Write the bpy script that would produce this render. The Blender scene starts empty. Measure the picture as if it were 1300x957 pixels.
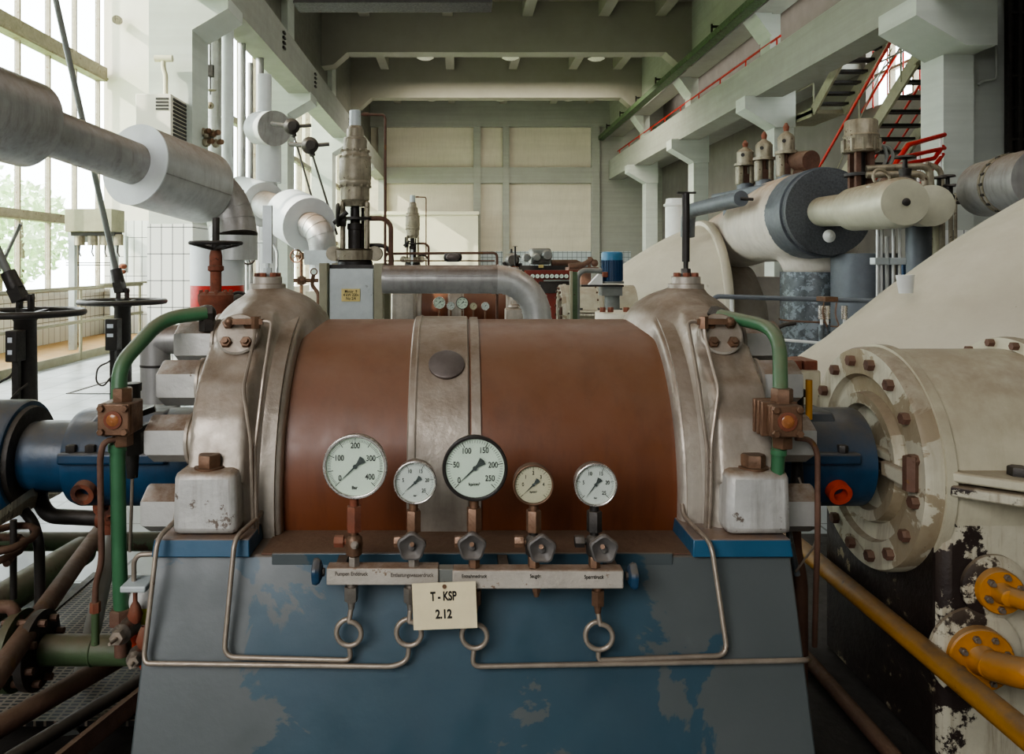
import bpy, bmesh, math, random
from mathutils import Vector, Matrix
R = random.Random(11)
SC = bpy.context.scene
COL = SC.collection
F, VX, VY, EYE = 1000.0, 583.0, 335.0, 1.45
PI = math.pi

def P(x, y, Y):
    """a point of the hall, from the photograph's pixel and its depth"""
    return Vector(((x - VX) * Y / F, Y, EYE + (VY - y) * Y / F))

def lin(c):
    c = c / 255.0
    return c / 12.92 if c <= 0.04045 else ((c + 0.055) / 1.055) ** 2.4
def C(r, g, b):
    return (lin(r), lin(g), lin(b), 1.0)

# ------------------------------------------------------------------ materials
def mat(name, base, rough=0.55, metal=0.0, var=0.18, vs=5.0, dust=None, dustamt=0.8, chips=None, chipthr=0.62,
        chips_s=9.0, streak=None, streakamt=0.5, bump=0.12, bs=45.0, bands=None, patch=None, patchthr=0.52, patch_s=2.5, dust0=0.05, pgrad=None, cgrad=None):
    m = bpy.data.materials.new(name); m.use_nodes = True
    nt = m.node_tree; N = nt.nodes; L = nt.links
    bs_ = N['Principled BSDF']
    tc = N.new('ShaderNodeTexCoord'); geo = N.new('ShaderNodeNewGeometry')
    def noise(scale, detail=5, rgh=0.6, vec=None, dist=0.0):
        n = N.new('ShaderNodeTexNoise'); n.inputs['Scale'].default_value = scale
        n.inputs['Detail'].default_value = detail; n.inputs['Roughness'].default_value = rgh
        n.inputs['Distortion'].default_value = dist
        L.new(vec if vec is not None else tc.outputs['Object'], n.inputs['Vector']); return n.outputs['Fac']
    def ramp(v, lo, hi, a=0.0, b=1.0):
        n = N.new('ShaderNodeMapRange'); n.inputs[1].default_value = lo; n.inputs[2].default_value = hi
        n.inputs[3].default_value = a; n.inputs[4].default_value = b; L.new(v, n.inputs[0]); return n.outputs[0]
    def addx(v, g):
        # more of it toward one side: g = (axis, at 0, at 1, amount, mirrored)
        sp = N.new('ShaderNodeSeparateXYZ'); L.new(tc.outputs['Object'], sp.inputs[0]); q = sp.outputs[g[0]]
        if g[4]:
            ab = N.new('ShaderNodeMath'); ab.operation = 'ABSOLUTE'; L.new(q, ab.inputs[0]); q = ab.outputs[0]
        ad = N.new('ShaderNodeMath'); ad.operation = 'ADD'; L.new(v, ad.inputs[0]); L.new(ramp(q, g[1], g[2], 0.0, g[3]), ad.inputs[1]); return ad.outputs[0]
    def mul(a, b):
        n = N.new('ShaderNodeMath'); n.operation = 'MULTIPLY'; L.new(a, n.inputs[0])
        if isinstance(b, float): n.inputs[1].default_value = b
        else: L.new(b, n.inputs[1])
        return n.outputs[0]
    def mix(fac, a, b):
        n = N.new('ShaderNodeMix'); n.data_type = 'RGBA'; L.new(fac, n.inputs[0])
        if isinstance(a, tuple): n.inputs[6].default_value = a
        else: L.new(a, n.inputs[6])
        if isinstance(b, tuple): n.inputs[7].default_value = b
        else: L.new(b, n.inputs[7])
        return n.outputs[2]
    n1 = noise(vs, 6, 0.65)
    lo = tuple(x * (1 - var) for x in base[:3]) + (1,); hi = tuple(min(1, x * (1 + var)) for x in base[:3]) + (1,)
    col = mix(ramp(n1, 0.3, 0.7), lo, hi)
    if patch:
        v = noise(patch_s, 7, 0.6, dist=0.6)
        if pgrad: v = addx(v, pgrad)
        col = mix(ramp(v, patchthr - 0.008, patchthr + 0.008), col, patch)
    if bands:      # board marks of the formwork, per metre
        mp = N.new('ShaderNodeMapping'); mp.inputs['Scale'].default_value = bands
        L.new(tc.outputs['Object'], mp.inputs['Vector'])
        col = mix(ramp(noise(1.0, 2, 0.5, mp.outputs['Vector']), 0.38, 0.62, 0, 0.35), col, tuple(x * 0.8 for x in base[:3]) + (1,))
    if streak:
        mp = N.new('ShaderNodeMapping'); mp.inputs['Scale'].default_value = (14, 14, 1.2)
        L.new(tc.outputs['Object'], mp.inputs['Vector'])
        col = mix(ramp(noise(1.0, 6, 0.7, mp.outputs['Vector']), 0.48, 0.72, 0, streakamt), col, streak)
    if chips:
        v = noise(chips_s, 9, 0.72)
        if cgrad: v = addx(v, cgrad)
        col = mix(ramp(v, chipthr, chipthr + 0.025), col, chips)
    if dust:
        sp = N.new('ShaderNodeSeparateXYZ'); L.new(geo.outputs['Normal'], sp.inputs[0])
        d = mul(ramp(sp.outputs['Z'], dust0, 0.8), ramp(noise(vs * 2.5, 6, 0.7), 0.25, 0.6, 0.55, 1.0))
        col = mix(mul(d, dustamt), col, dust)
    L.new(col, bs_.inputs['Base Color'])
    bs_.inputs['Metallic'].default_value = metal
    L.new(ramp(noise(vs * 3, 4), 0.3, 0.7, max(0.05, rough - 0.1), min(1, rough + 0.12)), bs_.inputs['Roughness'])
    if bump:
        b = N.new('ShaderNodeBump'); b.inputs['Strength'].default_value = bump; b.inputs['Distance'].default_value = 0.01
        L.new(noise(bs, 5, 0.6), b.inputs['Height']); L.new(b.outputs['Normal'], bs_.inputs['Normal'])
    return m

def tiles(name, base, mortar, w, h, rough=0.25, msize=0.03, dirt=None, plane='XZ', var=0.1):
    m = bpy.data.materials.new(name); m.use_nodes = True
    nt = m.node_tree; N = nt.nodes; L = nt.links; b = N['Principled BSDF']
    tc = N.new('ShaderNodeTexCoord'); sp = N.new('ShaderNodeSeparateXYZ'); cb = N.new('ShaderNodeCombineXYZ')
    L.new(tc.outputs['Object'], sp.inputs[0])
    L.new(sp.outputs[plane[0]], cb.inputs[0]); L.new(sp.outputs[plane[1]], cb.inputs[1])
    br = N.new('ShaderNodeTexBrick'); L.new(cb.outputs[0], br.inputs['Vector'])
    br.offset = 0.0; br.inputs['Scale'].default_value = 1.0
    br.inputs['Brick Width'].default_value = w; br.inputs['Row Height'].default_value = h
    br.inputs['Mortar Size'].default_value = msize * min(w, h)
    br.inputs['Color1'].default_value = base; br.inputs['Color2'].default_value = tuple(x * (1 - var) for x in base[:3]) + (1,)
    br.inputs['Mortar'].default_value = mortar
    col = br.outputs['Color']
    if dirt:
        n = N.new('ShaderNodeTexNoise'); n.inputs['Scale'].default_value = 1.3; n.inputs['Detail'].default_value = 8
        L.new(tc.outputs['Object'], n.inputs['Vector'])
        mr = N.new('ShaderNodeMapRange'); mr.inputs[1].default_value = 0.42; mr.inputs[2].default_value = 0.75; mr.inputs[4].default_value = 0.8
        L.new(n.outputs['Fac'], mr.inputs[0])
        mx = N.new('ShaderNodeMix'); mx.data_type = 'RGBA'; L.new(mr.outputs[0], mx.inputs[0]); L.new(col, mx.inputs[6]); mx.inputs[7].default_value = dirt
        col = mx.outputs[2]
    L.new(col, b.inputs['Base Color']); b.inputs['Roughness'].default_value = rough
    return m

def glass(name, tint=(0.95, 0.97, 0.96, 1), gl=0.06):
    m = bpy.data.materials.new(name); m.use_nodes = True
    nt = m.node_tree; N = nt.nodes; L = nt.links
    for n in list(N): N.remove(n)
    o = N.new('ShaderNodeOutputMaterial'); mx = N.new('ShaderNodeMixShader'); t = N.new('ShaderNodeBsdfTransparent'); g = N.new('ShaderNodeBsdfGlossy')
    t.inputs['Color'].default_value = tint; g.inputs['Roughness'].default_value = 0.05; mx.inputs[0].default_value = gl
    L.new(t.outputs[0], mx.inputs[1]); L.new(g.outputs[0], mx.inputs[2]); L.new(mx.outputs[0], o.inputs[0]); return m

DUST = C(136, 118, 98)
M = dict(
    silver=mat('aluminium_paint', C(178, 170, 158), 0.42, 0.35, 0.26, 5,  dust=C(124, 104, 84), dustamt=0.95, chips=C(92, 80, 68), chipthr=0.715, chips_s=16, streak=C(120, 110, 98), streakamt=0.45, bump=0.25, bs=30),
    silver_nut=mat('aluminium_paint_nut', C(196, 194, 188), 0.4, 0.3, 0.12, 9, dust=C(126, 104, 86), dustamt=1.0, chips=C(110, 92, 78), chipthr=0.66, bump=0.15),
    foot=mat('chalky_aluminium_paint', C(196, 194, 188), 0.5, 0.25, 0.16, 9, dust=C(138, 118, 98), dustamt=1.0, streak=C(112, 102, 92), streakamt=0.6, chips=C(120, 108, 98), chipthr=0.6, chips_s=14, bump=0.3, bs=40),
    barrel=mat('red_brown_lagging_sheet', C(108, 61, 35), 0.42, 0.0, 0.12, 3, dust=C(122, 92, 70), dustamt=0.8, streak=C(72, 36, 22), streakamt=0.6, chips=C(88, 54, 38), chipthr=0.74, bump=0.04),
    blue=mat('steel_blue_paint', C(44, 72, 85), 0.4, 0.0, 0.12, 3, dust=C(112, 98, 84), dustamt=0.95, dust0=0.3, bump=0.05,
             patch=C(80, 86, 86), patchthr=0.62, patch_s=3.2, pgrad=('X', 0.36, 0.66, 0.28, True)),
    blue_clean=mat('bright_blue_paint', C(42, 84, 110), 0.4, 0.0, 0.12, 6, dust=C(132, 110, 92), dustamt=1.0, dust0=0.4, bump=0.05),
    blue_dark=mat('dark_blue_paint', C(34, 70, 98), 0.38, 0.05, 0.25, 5, dust=C(96, 90, 82), dustamt=1.0, dust0=-0.1, chips=C(96, 64, 48), chipthr=0.69, bump=0.1, streak=C(26, 40, 54)),
    tube=mat('dull_steel_tube', C(160, 148, 134), 0.42, 0.55, 0.2, 14, dust=C(140, 124, 108), dustamt=0.5, chips=C(110, 84, 66), chipthr=0.64, chips_s=20, bump=0.1),
    steel=mat('worn_steel', C(150, 142, 132), 0.38, 0.6, 0.25, 20, dust=C(118, 104, 90), chips=C(104, 84, 68), chipthr=0.62, chips_s=30),
    bar=mat('pale_grey_manifold_paint', C(176, 168, 156), 0.5, 0.1, 0.15, 12, dust=C(128, 104, 84), dustamt=1.0, chips=C(132, 112, 94), chipthr=0.61, chips_s=26, bump=0.3, bs=120),
    brass=mat('dirty_brass', C(120, 92, 72), 0.45, 0.45, 0.3, 25, dust=C(104, 86, 70), bump=0.2),
    rust=mat('rusty_iron', C(124, 72, 52), 0.75, 0.05, 0.35, 12, dust=C(130, 100, 80), chips=C(84, 52, 40), chipthr=0.58, bump=0.4),
    rustpipe=mat('rust_brown_pipe', C(104, 76, 62), 0.7, 0.05, 0.3, 8, dust=C(108, 86, 66), chips=C(120, 84, 40), chipthr=0.62, bump=0.35),
    darksteel=mat('black_oily_steel', C(52, 48, 44), 0.5, 0.2, 0.3, 10, dust=C(96, 86, 74), dustamt=0.7, bump=0.2),
    bakelite=mat('grey_black_bakelite', C(92, 88, 84), 0.5, 0.0, 0.2, 16, dust=C(112, 100, 88), dustamt=0.6, bump=0.1),
    greenp=mat('green_pipe_paint', C(66, 110, 76), 0.42, 0.0, 0.15, 9, dust=C(112, 106, 84), dustamt=0.85, chips=C(70, 66, 52), chipthr=0.68, bump=0.08),
    greendark=mat('dirty_green_pipe_paint', C(74, 92, 62), 0.55, 0.0, 0.25, 6, dust=C(92, 82, 62), dustamt=1.0, chips=C(70, 58, 44), chipthr=0.58, bump=0.15),
    greyp=mat('grey_machine_paint', C(120, 122, 116), 0.5, 0.0, 0.15, 8, dust=C(122, 110, 94), dustamt=0.7, bump=0.1),
    olive=mat('olive_frame_paint', C(150, 146, 122), 0.55, 0.0, 0.12, 6, dust=C(120, 110, 90), bump=0.05),
    cabinet=mat('pale_grey_sheet', C(184, 190, 188), 0.45, 0.15, 0.1, 8, chips=C(140, 140, 136), chipthr=0.66, bump=0.05),
    lag=mat('aluminium_cladding', C(190, 190, 186), 0.42, 0.45, 0.12, 5, dust=C(150, 118, 88), dustamt=0.75, bump=0.0, streak=C(150, 146, 140), streakamt=0.4),
    lagdull=mat('dull_aluminium_cladding', C(166, 164, 160), 0.42, 0.5, 0.14, 5, dust=C(122, 98, 78), dustamt=0.9, bump=0.0, streak=C(120, 114, 106), streakamt=0.5),
    lagwhite=mat('white_lagging', C(214, 216, 214), 0.5, 0.05, 0.06, 4, bump=0.04),
    cream=mat('cream_turbine_paint', C(198, 192, 168), 0.5, 0.0, 0.12, 4, dust=C(146, 132, 110), dustamt=0.95, dust0=-0.05, chips=C(62, 50, 44), chipthr=0.685, chips_s=11, streak=C(150, 138, 112), streakamt=0.35, bump=0.15),
    creamchip=mat('flaking_cream_paint', C(200, 194, 172), 0.52, 0.0, 0.14, 4, dust=C(128, 112, 92), dustamt=0.9, chips=C(50, 40, 36), chipthr=0.60, chips_s=6.5, cgrad=('X', -0.08, -0.31, 0.13, False), streak=C(112, 88, 60), streakamt=0.95, bump=0.3),
    hood=mat('cream_hood_paint', C(206, 198, 178), 0.5, 0.0, 0.1, 2.5, dust=C(178, 166, 142), dustamt=0.6, chips=C(96, 86, 72), chipthr=0.69, chips_s=14, bump=0.15, bs=60),
    plaster=mat('white_plaster_lagging', C(214, 206, 192), 0.75, 0.0, 0.1, 3, dust=C(150, 118, 88), dustamt=0.85, streak=C(180, 166, 146), streakamt=0.4, bump=0.25, bs=9),
    galv=mat('galvanised_sheet', C(100, 104, 106), 0.4, 0.45, 0.3, 16, dust=C(120, 122, 122), chips=C(138, 146, 150), chipthr=0.52, chips_s=9, bump=0.15),
    galvdark=mat('dark_quilted_lagging', C(88, 90, 92), 0.6, 0.15, 0.35, 45, bump=0.4, bs=90),
    slate=mat('slate_blue_sheet', C(104, 108, 112), 0.5, 0.3, 0.12, 5, bump=0.06),
    grimy=mat('grimy_ivory_metal', C(152, 144, 124), 0.45, 0.25, 0.3, 9, dust=C(130, 112, 86), streak=C(84, 70, 52), streakamt=0.9, chips=C(84, 66, 50), chipthr=0.605, bump=0.2),
    yellow=mat('chipped_yellow_paint', C(182, 128, 32), 0.45, 0.0, 0.15, 8, dust=C(112, 92, 70), dustamt=0.9, chips=C(74, 64, 60), chipthr=0.62, chips_s=14, bump=0.15),
    orange=mat('orange_yellow_paint', C(188, 124, 30), 0.42, 0.0, 0.18, 9, dust=C(140, 120, 92), chips=C(120, 100, 76), chipthr=0.64, bump=0.15),
    redp=mat('red_rail_paint', C(196, 44, 34), 0.4, 0.0, 0.1, 9, bump=0.03),
    redorange=mat('red_orange_primer', C(206, 72, 34), 0.5, 0.0, 0.2, 12, bump=0.1),
    redpanel=mat('orange_red_panel', C(112, 38, 24), 0.5, 0.0, 0.15, 5, bump=0.03),
    bluemotor=mat('motor_blue', C(30, 62, 94), 0.4, 0.0, 0.1, 6, bump=0.03),
    bluecap=mat('motor_cap_blue', C(60, 112, 142), 0.4, 0.0, 0.1, 6, bump=0.03),
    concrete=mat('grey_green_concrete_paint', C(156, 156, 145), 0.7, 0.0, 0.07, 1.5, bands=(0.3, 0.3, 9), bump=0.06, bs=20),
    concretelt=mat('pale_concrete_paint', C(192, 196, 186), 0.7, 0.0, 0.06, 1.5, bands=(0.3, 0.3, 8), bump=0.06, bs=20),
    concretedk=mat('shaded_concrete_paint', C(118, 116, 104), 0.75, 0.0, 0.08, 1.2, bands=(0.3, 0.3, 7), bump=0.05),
    ceilingp=mat('ceiling_paint', C(144, 140, 126), 0.8, 0.0, 0.07, 1.0, bump=0.03),
    wallgrey=mat('brown_grey_wall_panel', C(120, 114, 106), 0.75, 0.0, 0.06, 0.8, bands=(2.2, 2.2, 0.05), bump=0.03),
    wallpanel=mat('ivory_panel_wall', C(202, 194, 174), 0.7, 0.0, 0.07, 1.0, bands=(0.25, 0.25, 3.5), streak=C(160, 148, 124), streakamt=0.25, bump=0.03),
    wallwhite=mat('white_plaster_wall', C(226, 220, 204), 0.7, 0.0, 0.05, 1.5, bump=0.03),
    capsule=mat('ivory_vessel_paint', C(190, 186, 164), 0.42, 0.15, 0.1, 5, dust=C(134, 112, 86), dustamt=0.9, chips=C(112, 92, 70), chipthr=0.7, bump=0.08),
    creamdisc=mat('chipped_cream_paint', C(200, 194, 172), 0.5, 0.0, 0.14, 5, dust=C(128, 112, 92), dustamt=0.9, chips=C(60, 48, 42), chipthr=0.655, chips_s=9, patch=C(160, 146, 120), patchthr=0.56, patch_s=4, streak=C(128, 106, 76), streakamt=0.6, bump=0.25),
    shellgrey=mat('dusty_grey_shell', C(168, 162, 150), 0.7, 0.0, 0.12, 4, dust=C(130, 112, 92), bump=0.1),
    grease=mat('black_grease', C(44, 36, 32), 0.45, 0.0, 0.35, 7, chips=C(150, 138, 112), chipthr=0.60, chips_s=7, bump=0.3),
    ivorywall=mat('ivory_low_wall', C(212, 206, 180), 0.7, 0.0, 0.05, 1.0, bump=0.03),
    winframe=mat('weathered_window_steel', C(150, 140, 120), 0.55, 0.1, 0.2, 8, chips=C(112, 88, 62), chipthr=0.6, bump=0.08),
    walltile=tiles('white_wall_tiles', C(232, 232, 226), C(96, 98, 96), 0.165, 0.40, 0.2, 0.04, plane='XZ'),
    walltile_side=tiles('parapet_tiles', C(216, 214, 204), C(130, 124, 112), 0.2, 0.40, 0.25, 0.04, plane='YZ'),
    smalltile=tiles('blue_grey_small_tiles', C(176, 184, 184), C(110, 114, 114), 0.22, 0.22, 0.3, 0.06, plane='XZ'),
    floor=tiles('grey_floor_tiles', C(172, 176, 178), C(96, 98, 98), 0.40, 0.40, 0.32, 0.02, dirt=C(126, 124, 120), plane='XY'),
    floorlit=mat('orange_lit_floor', C(196, 156, 104), 0.6, 0.0, 0.12, 2, bump=0.05),  # brownish floor strip with orange sunlight put into its colour
    floordark=mat('oily_floor_plate', C(54, 50, 46), 0.6, 0.1, 0.3, 5, bump=0.25),
    card=mat('cream_card', C(226, 212, 174), 0.7, 0.0, 0.06, 20, chips=C(186, 164, 118), chipthr=0.68, chips_s=18, bump=0.03),
    ink=mat('black_ink', C(34, 30, 28), 0.6, 0.0, 0.05, 20, bump=0),
    inkgrey=mat('faded_ink', C(92, 84, 76), 0.6, 0.0, 0.05, 20, bump=0),
    inkgreen=mat('grey_green_needle', C(64, 72, 70), 0.5, 0.0, 0.05, 20, bump=0),
    dial=mat('pale_green_dial', C(224, 236, 222), 0.45, 0.0, 0.04, 12, bump=0),
    dialgrey=mat('grey_dial', C(214, 218, 214), 0.45, 0.0, 0.05, 12, bump=0),
    dialbeige=mat('yellowed_dial', C(206, 198, 172), 0.5, 0.0, 0.05, 12, bump=0),
    chrome=mat('worn_chrome', C(214, 208, 200), 0.22, 0.9, 0.1, 20, bump=0),
    blackrim=mat('black_enamel', C(46, 42, 38), 0.35, 0.1, 0.2, 20, bump=0),
    amber=mat('amber_sight_glass', C(150, 98, 60), 0.2, 0.0, 0.25, 60, bump=0),
    plate=mat('dark_plaque', C(104, 94, 88), 0.45, 0.4, 0.12, 30, bump=0.1),
    labelyel=mat('yellowed_label', C(216, 196, 130), 0.6, 0.0, 0.06, 30, bump=0),
    signwhite=mat('white_sign', C(226, 230, 236), 0.4, 0.0, 0.02, 10, bump=0),
    signblue=mat('blue_sign_print', C(84, 106, 160), 0.5, 0.0, 0.02, 10, bump=0),
    whitecan=mat('white_paint', C(226, 226, 220), 0.45, 0.0, 0.05, 8, bump=0.03),
    lampglass=mat('milky_lamp_glass', C(228, 224, 206), 0.3, 0.0, 0.03, 8, bump=0),
    rag=mat('yellow_bag', C(206, 206, 40), 0.5, 0.0, 0.1, 12, bump=0.2),
    ragwhite=mat('white_cloth', C(206, 204, 198), 0.8, 0.0, 0.1, 12, bump=0.3),
    leaf=mat('pale_leaves', C(206, 224, 186), 0.7, 0.0, 0.3, 3, bump=0),
    bark=mat('bark', C(104, 88, 70), 0.8, 0.0, 0.2, 6, bump=0.2),
    ground=mat('grass', C(140, 168, 104), 0.9, 0.0, 0.2, 0.5, bump=0),
    glass=glass('window_glass'), dialglass=glass('gauge_glass', (0.97, 0.98, 0.96, 1), 0.045),
    grate=tiles('expanded_metal', C(20, 18, 17), C(118, 106, 92), 0.03, 0.018, 0.5, 0.22, plane='XY'),
)

# ------------------------------------------------------------------ mesh builder
OFF = {}
def basis(axis):
    a = Vector(axis).normalized()
    t = Vector((0, 0, 1)) if abs(a.z) < 0.9 else Vector((1, 0, 0))
    u = t.cross(a).normalized(); v = a.cross(u)
    return a, u, v

class MB:
    def __init__(s):
        s.bm = bmesh.new()
    def mesh(s, vs, fs):
        b = [s.bm.verts.new(v) for v in vs]
        for f in fs:
            try: s.bm.faces.new([b[i] for i in f])
            except ValueError: pass
        return s
    def box(s, a, b):
        x0, x1 = sorted((a[0], b[0])); y0, y1 = sorted((a[1], b[1])); z0, z1 = sorted((a[2], b[2]))
        return s.hexa([(x0, y0, z0), (x1, y0, z0), (x1, y1, z0), (x0, y1, z0), (x0, y0, z1), (x1, y0, z1), (x1, y1, z1), (x0, y1, z1)])
    def hexa(s, v):
        return s.mesh(v, [(0, 3, 2, 1), (4, 5, 6, 7), (0, 1, 5, 4), (1, 2, 6, 5), (2, 3, 7, 6), (3, 0, 4, 7)])
    def bar(s, p0, p1, w, h, up=(0, 0, 1)):
        """rectangular bar between two points; w across, h along up"""
        p0 = Vector(p0); p1 = Vector(p1); d = (p1 - p0).normalized(); up = Vector(up)
        sd = d.cross(up)
        if sd.length < 1e-4: sd = d.cross(Vector((0, 1, 0)))
        sd.normalize(); u = sd.cross(d)
        a = sd * w / 2; b = u * h / 2
        return s.hexa([p0 - a - b, p0 + a - b, p1 + a - b, p1 - a - b, p0 - a + b, p0 + a + b, p1 + a + b, p1 - a + b])
    def lathe(s, prof, o, axis, n=32, caps=True, ph=0.0):
        a, u, v = basis(axis); o = Vector(o); rings = []
        for t, r in prof:
            c = o + a * t
            rings.append([s.bm.verts.new(c + (u * math.cos(ph + 2 * PI * i / n) + v * math.sin(ph + 2 * PI * i / n)) * max(r, 1e-4)) for i in range(n)])
        for k in range(len(rings) - 1):
            for i in range(n):
                s.bm.faces.new((rings[k][i], rings[k][(i + 1) % n], rings[k + 1][(i + 1) % n], rings[k + 1][i]))
        if caps:
            s.bm.faces.new(list(reversed(rings[0]))); s.bm.faces.new(rings[-1])
        return s
    def cyl(s, p0, p1, r0, r1=None, n=24, ph=0.0):
        p0 = Vector(p0); p1 = Vector(p1)
        return s.lathe([(0, r0), ((p1 - p0).length, r0 if r1 is None else r1)], p0, p1 - p0, n, ph=ph)
    def nut(s, p0, p1, r, ph=0.0):
        """hexagon prism with chamfered ends"""
        p0 = Vector(p0); p1 = Vector(p1); l = (p1 - p0).length; c = min(r * 0.12, l * 0.2)
        return s.lathe([(0, r), (l - c, r), (l, r * 0.9)], p0, p1 - p0, 6, ph=ph)
    def ring(s, c, axis, r_out, r_in, l, n=40):
        a, u, v = basis(axis); c = Vector(c); R4 = []
        for t, r in ((0, r_in), (0, r_out), (l, r_out), (l, r_in)):
            R4.append([s.bm.verts.new(c + a * t + (u * math.cos(2 * PI * i / n) + v * math.sin(2 * PI * i / n)) * r) for i in range(n)])
        for k in range(4):
            A, B = R4[k], R4[(k + 1) % 4]
            for i in range(n): s.bm.faces.new((A[i], A[(i + 1) % n], B[(i + 1) % n], B[i]))
        return s
    def torus(s, c, axis, R_, r, n=32, m=10):
        a, u, v = basis(axis); c = Vector(c); g = []
        for i in range(n):
            d = u * math.cos(2 * PI * i / n) + v * math.sin(2 * PI * i / n)
            g.append([s.bm.verts.new(c + d * (R_ + r * math.cos(2 * PI * j / m)) + a * r * math.sin(2 * PI * j / m)) for j in range(m)])
        for i in range(n):
            for j in range(m):
                s.bm.faces.new((g[i][j], g[(i + 1) % n][j], g[(i + 1) % n][(j + 1) % m], g[i][(j + 1) % m]))
        return s
    def sph(s, c, r, sc=(1, 1, 1), n=16, m=10):
        c = Vector(c); prof = []
        rows = []
        for k in range(1, m):
            th = PI * k / m
            rows.append([s.bm.verts.new(c + Vector((sc[0] * r * math.sin(th) * math.cos(2 * PI * i / n), sc[1] * r * math.sin(th) * math.sin(2 * PI * i / n), sc[2] * r * math.cos(th)))) for i in range(n)])
        t = s.bm.verts.new(c + Vector((0, 0, sc[2] * r))); b = s.bm.verts.new(c - Vector((0, 0, sc[2] * r)))
        for k in range(len(rows) - 1):
            for i in range(n): s.bm.faces.new((rows[k][i], rows[k + 1][i], rows[k + 1][(i + 1) % n], rows[k][(i + 1) % n]))
        for i in range(n):
            s.bm.faces.new((t, rows[0][i], rows[0][(i + 1) % n])); s.bm.faces.new((b, rows[-1][(i + 1) % n], rows[-1][i]))
        return s
    def tube(s, pts, r, n=12, bend=None, caps=True):
        pts = [Vector(p) for p in pts]
        rr = r if callable(r) else (lambda t: r)
        if bend:
            q = [pts[0]]
            for i in range(1, len(pts) - 1):
                a = pts[i - 1] - pts[i]; b = pts[i + 1] - pts[i]
                d = min(bend, a.length * 0.48, b.length * 0.48)
                a = pts[i] + a.normalized() * d; b = pts[i] + b.normalized() * d
                for k in range(7):
                    t = k / 6
                    q.append(a * (1 - t) ** 2 + pts[i] * 2 * t * (1 - t) + b * t * t)
            q.append(pts[-1]); pts = q
        rings = []; u = None; N_ = len(pts)
        for i, p in enumerate(pts):
            d = (pts[min(i + 1, N_ - 1)] - pts[max(i - 1, 0)])
            if d.length < 1e-7: d = Vector((0, 0, 1))
            d.normalize()
            if u is None: _, u, v = basis(d)
            else:
                u = (u - d * u.dot(d))
                if u.length < 1e-6: _, u, v = basis(d)
                u.normalize()
            v = d.cross(u); rad = rr(i / max(1, N_ - 1))
            rings.append([s.bm.verts.new(p + (u * math.cos(2 * PI * k / n) + v * math.sin(2 * PI * k / n)) * rad) for k in range(n)])
        for k in range(N_ - 1):
            for i in range(n):
                s.bm.faces.new((rings[k][i], rings[k][(i + 1) % n], rings[k + 1][(i + 1) % n], rings[k + 1][i]))
        if caps:
            s.bm.faces.new(list(reversed(rings[0]))); s.bm.faces.new(rings[-1])
        return s
    def prism(s, poly, d):
        """poly: 3D points of a flat outline, pushed along d"""
        poly = [Vector(p) for p in poly]; d = Vector(d); n = len(poly)
        vs = poly + [p + d for p in poly]
        return s.mesh(vs, [tuple(reversed(range(n))), tuple(range(n, 2 * n))] + [(i, (i + 1) % n, n + (i + 1) % n, n + i) for i in range(n)])
    def text(s, body, size, o, xdir=(1, 0, 0), up=(0, 0, 1), align='CENTER', depth=0.0004, sx=1.0, bold=0.012):
        """lettering as real thin mesh, read along xdir"""
        cu = bpy.data.curves.new('t', 'FONT'); cu.body = body; cu.size = size; cu.align_x = align; cu.align_y = 'CENTER'; cu.extrude = depth; cu.offset = bold * size
        ob = bpy.data.objects.new('t', cu); COL.objects.link(ob)
        me = bpy.data.meshes.new_from_object(ob.evaluated_get(bpy.context.evaluated_depsgraph_get()))
        bpy.data.objects.remove(ob); bpy.data.curves.remove(cu)
        xd = Vector(xdir).normalized(); u = Vector(up).normalized(); nrm = xd.cross(u)
        o = Vector(o)
        vs = [o + xd * v.co.x * sx + u * v.co.y + nrm * v.co.z for v in me.vertices]
        s.mesh(vs, [tuple(p.vertices) for p in me.polygons]); bpy.data.meshes.remove(me)
        return s
    def build(s, name, m, parent=None, bevel=0.0, smooth=38, remesh=None, sm=0, label=None, cat=None, group=None, kind=None, origin=None):
        bmesh.ops.recalc_face_normals(s.bm, faces=s.bm.faces)
        me = bpy.data.meshes.new(name)
        if parent is not None: off = OFF[parent]
        elif origin is not None: off = Vector(origin)
        elif kind == 'structure': off = Vector((0, 0, 0))
        else:
            vs = [v.co for v in s.bm.verts]
            off = Vector(((min(v.x for v in vs) + max(v.x for v in vs)) / 2, (min(v.y for v in vs) + max(v.y for v in vs)) / 2, min(v.z for v in vs)))
        for v in s.bm.verts: v.co -= off
        s.bm.to_mesh(me); s.bm.free()
        o = bpy.data.objects.new(name, me); COL.objects.link(o)
        if remesh:
            md = o.modifiers.new('r', 'REMESH'); md.mode = 'VOXEL'; md.voxel_size = remesh; md.use_smooth_shade = True
            if sm:
                md = o.modifiers.new('s', 'SMOOTH'); md.iterations = sm; md.factor = 0.5
            me2 = bpy.data.meshes.new_from_object(o.evaluated_get(bpy.context.evaluated_depsgraph_get()))
            o.modifiers.clear(); o.data = me2; bpy.data.meshes.remove(me); me = me2; me.name = name
            me.shade_smooth()
        else:
            me.shade_smooth(); me.set_sharp_from_angle(angle=math.radians(smooth))
        me.materials.clear(); me.materials.append(M[m] if isinstance(m, str) else m)
        if bevel:
            b = o.modifiers.new('bevel', 'BEVEL'); b.width = bevel; b.segments = 2; b.limit_method = 'ANGLE'; b.angle_limit = math.radians(40); b.harden_normals = False
        OFF[o] = off
        if parent is not None: o.parent = parent
        else: o.location = off
        tag(o, label, cat, group, kind)
        return o

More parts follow.
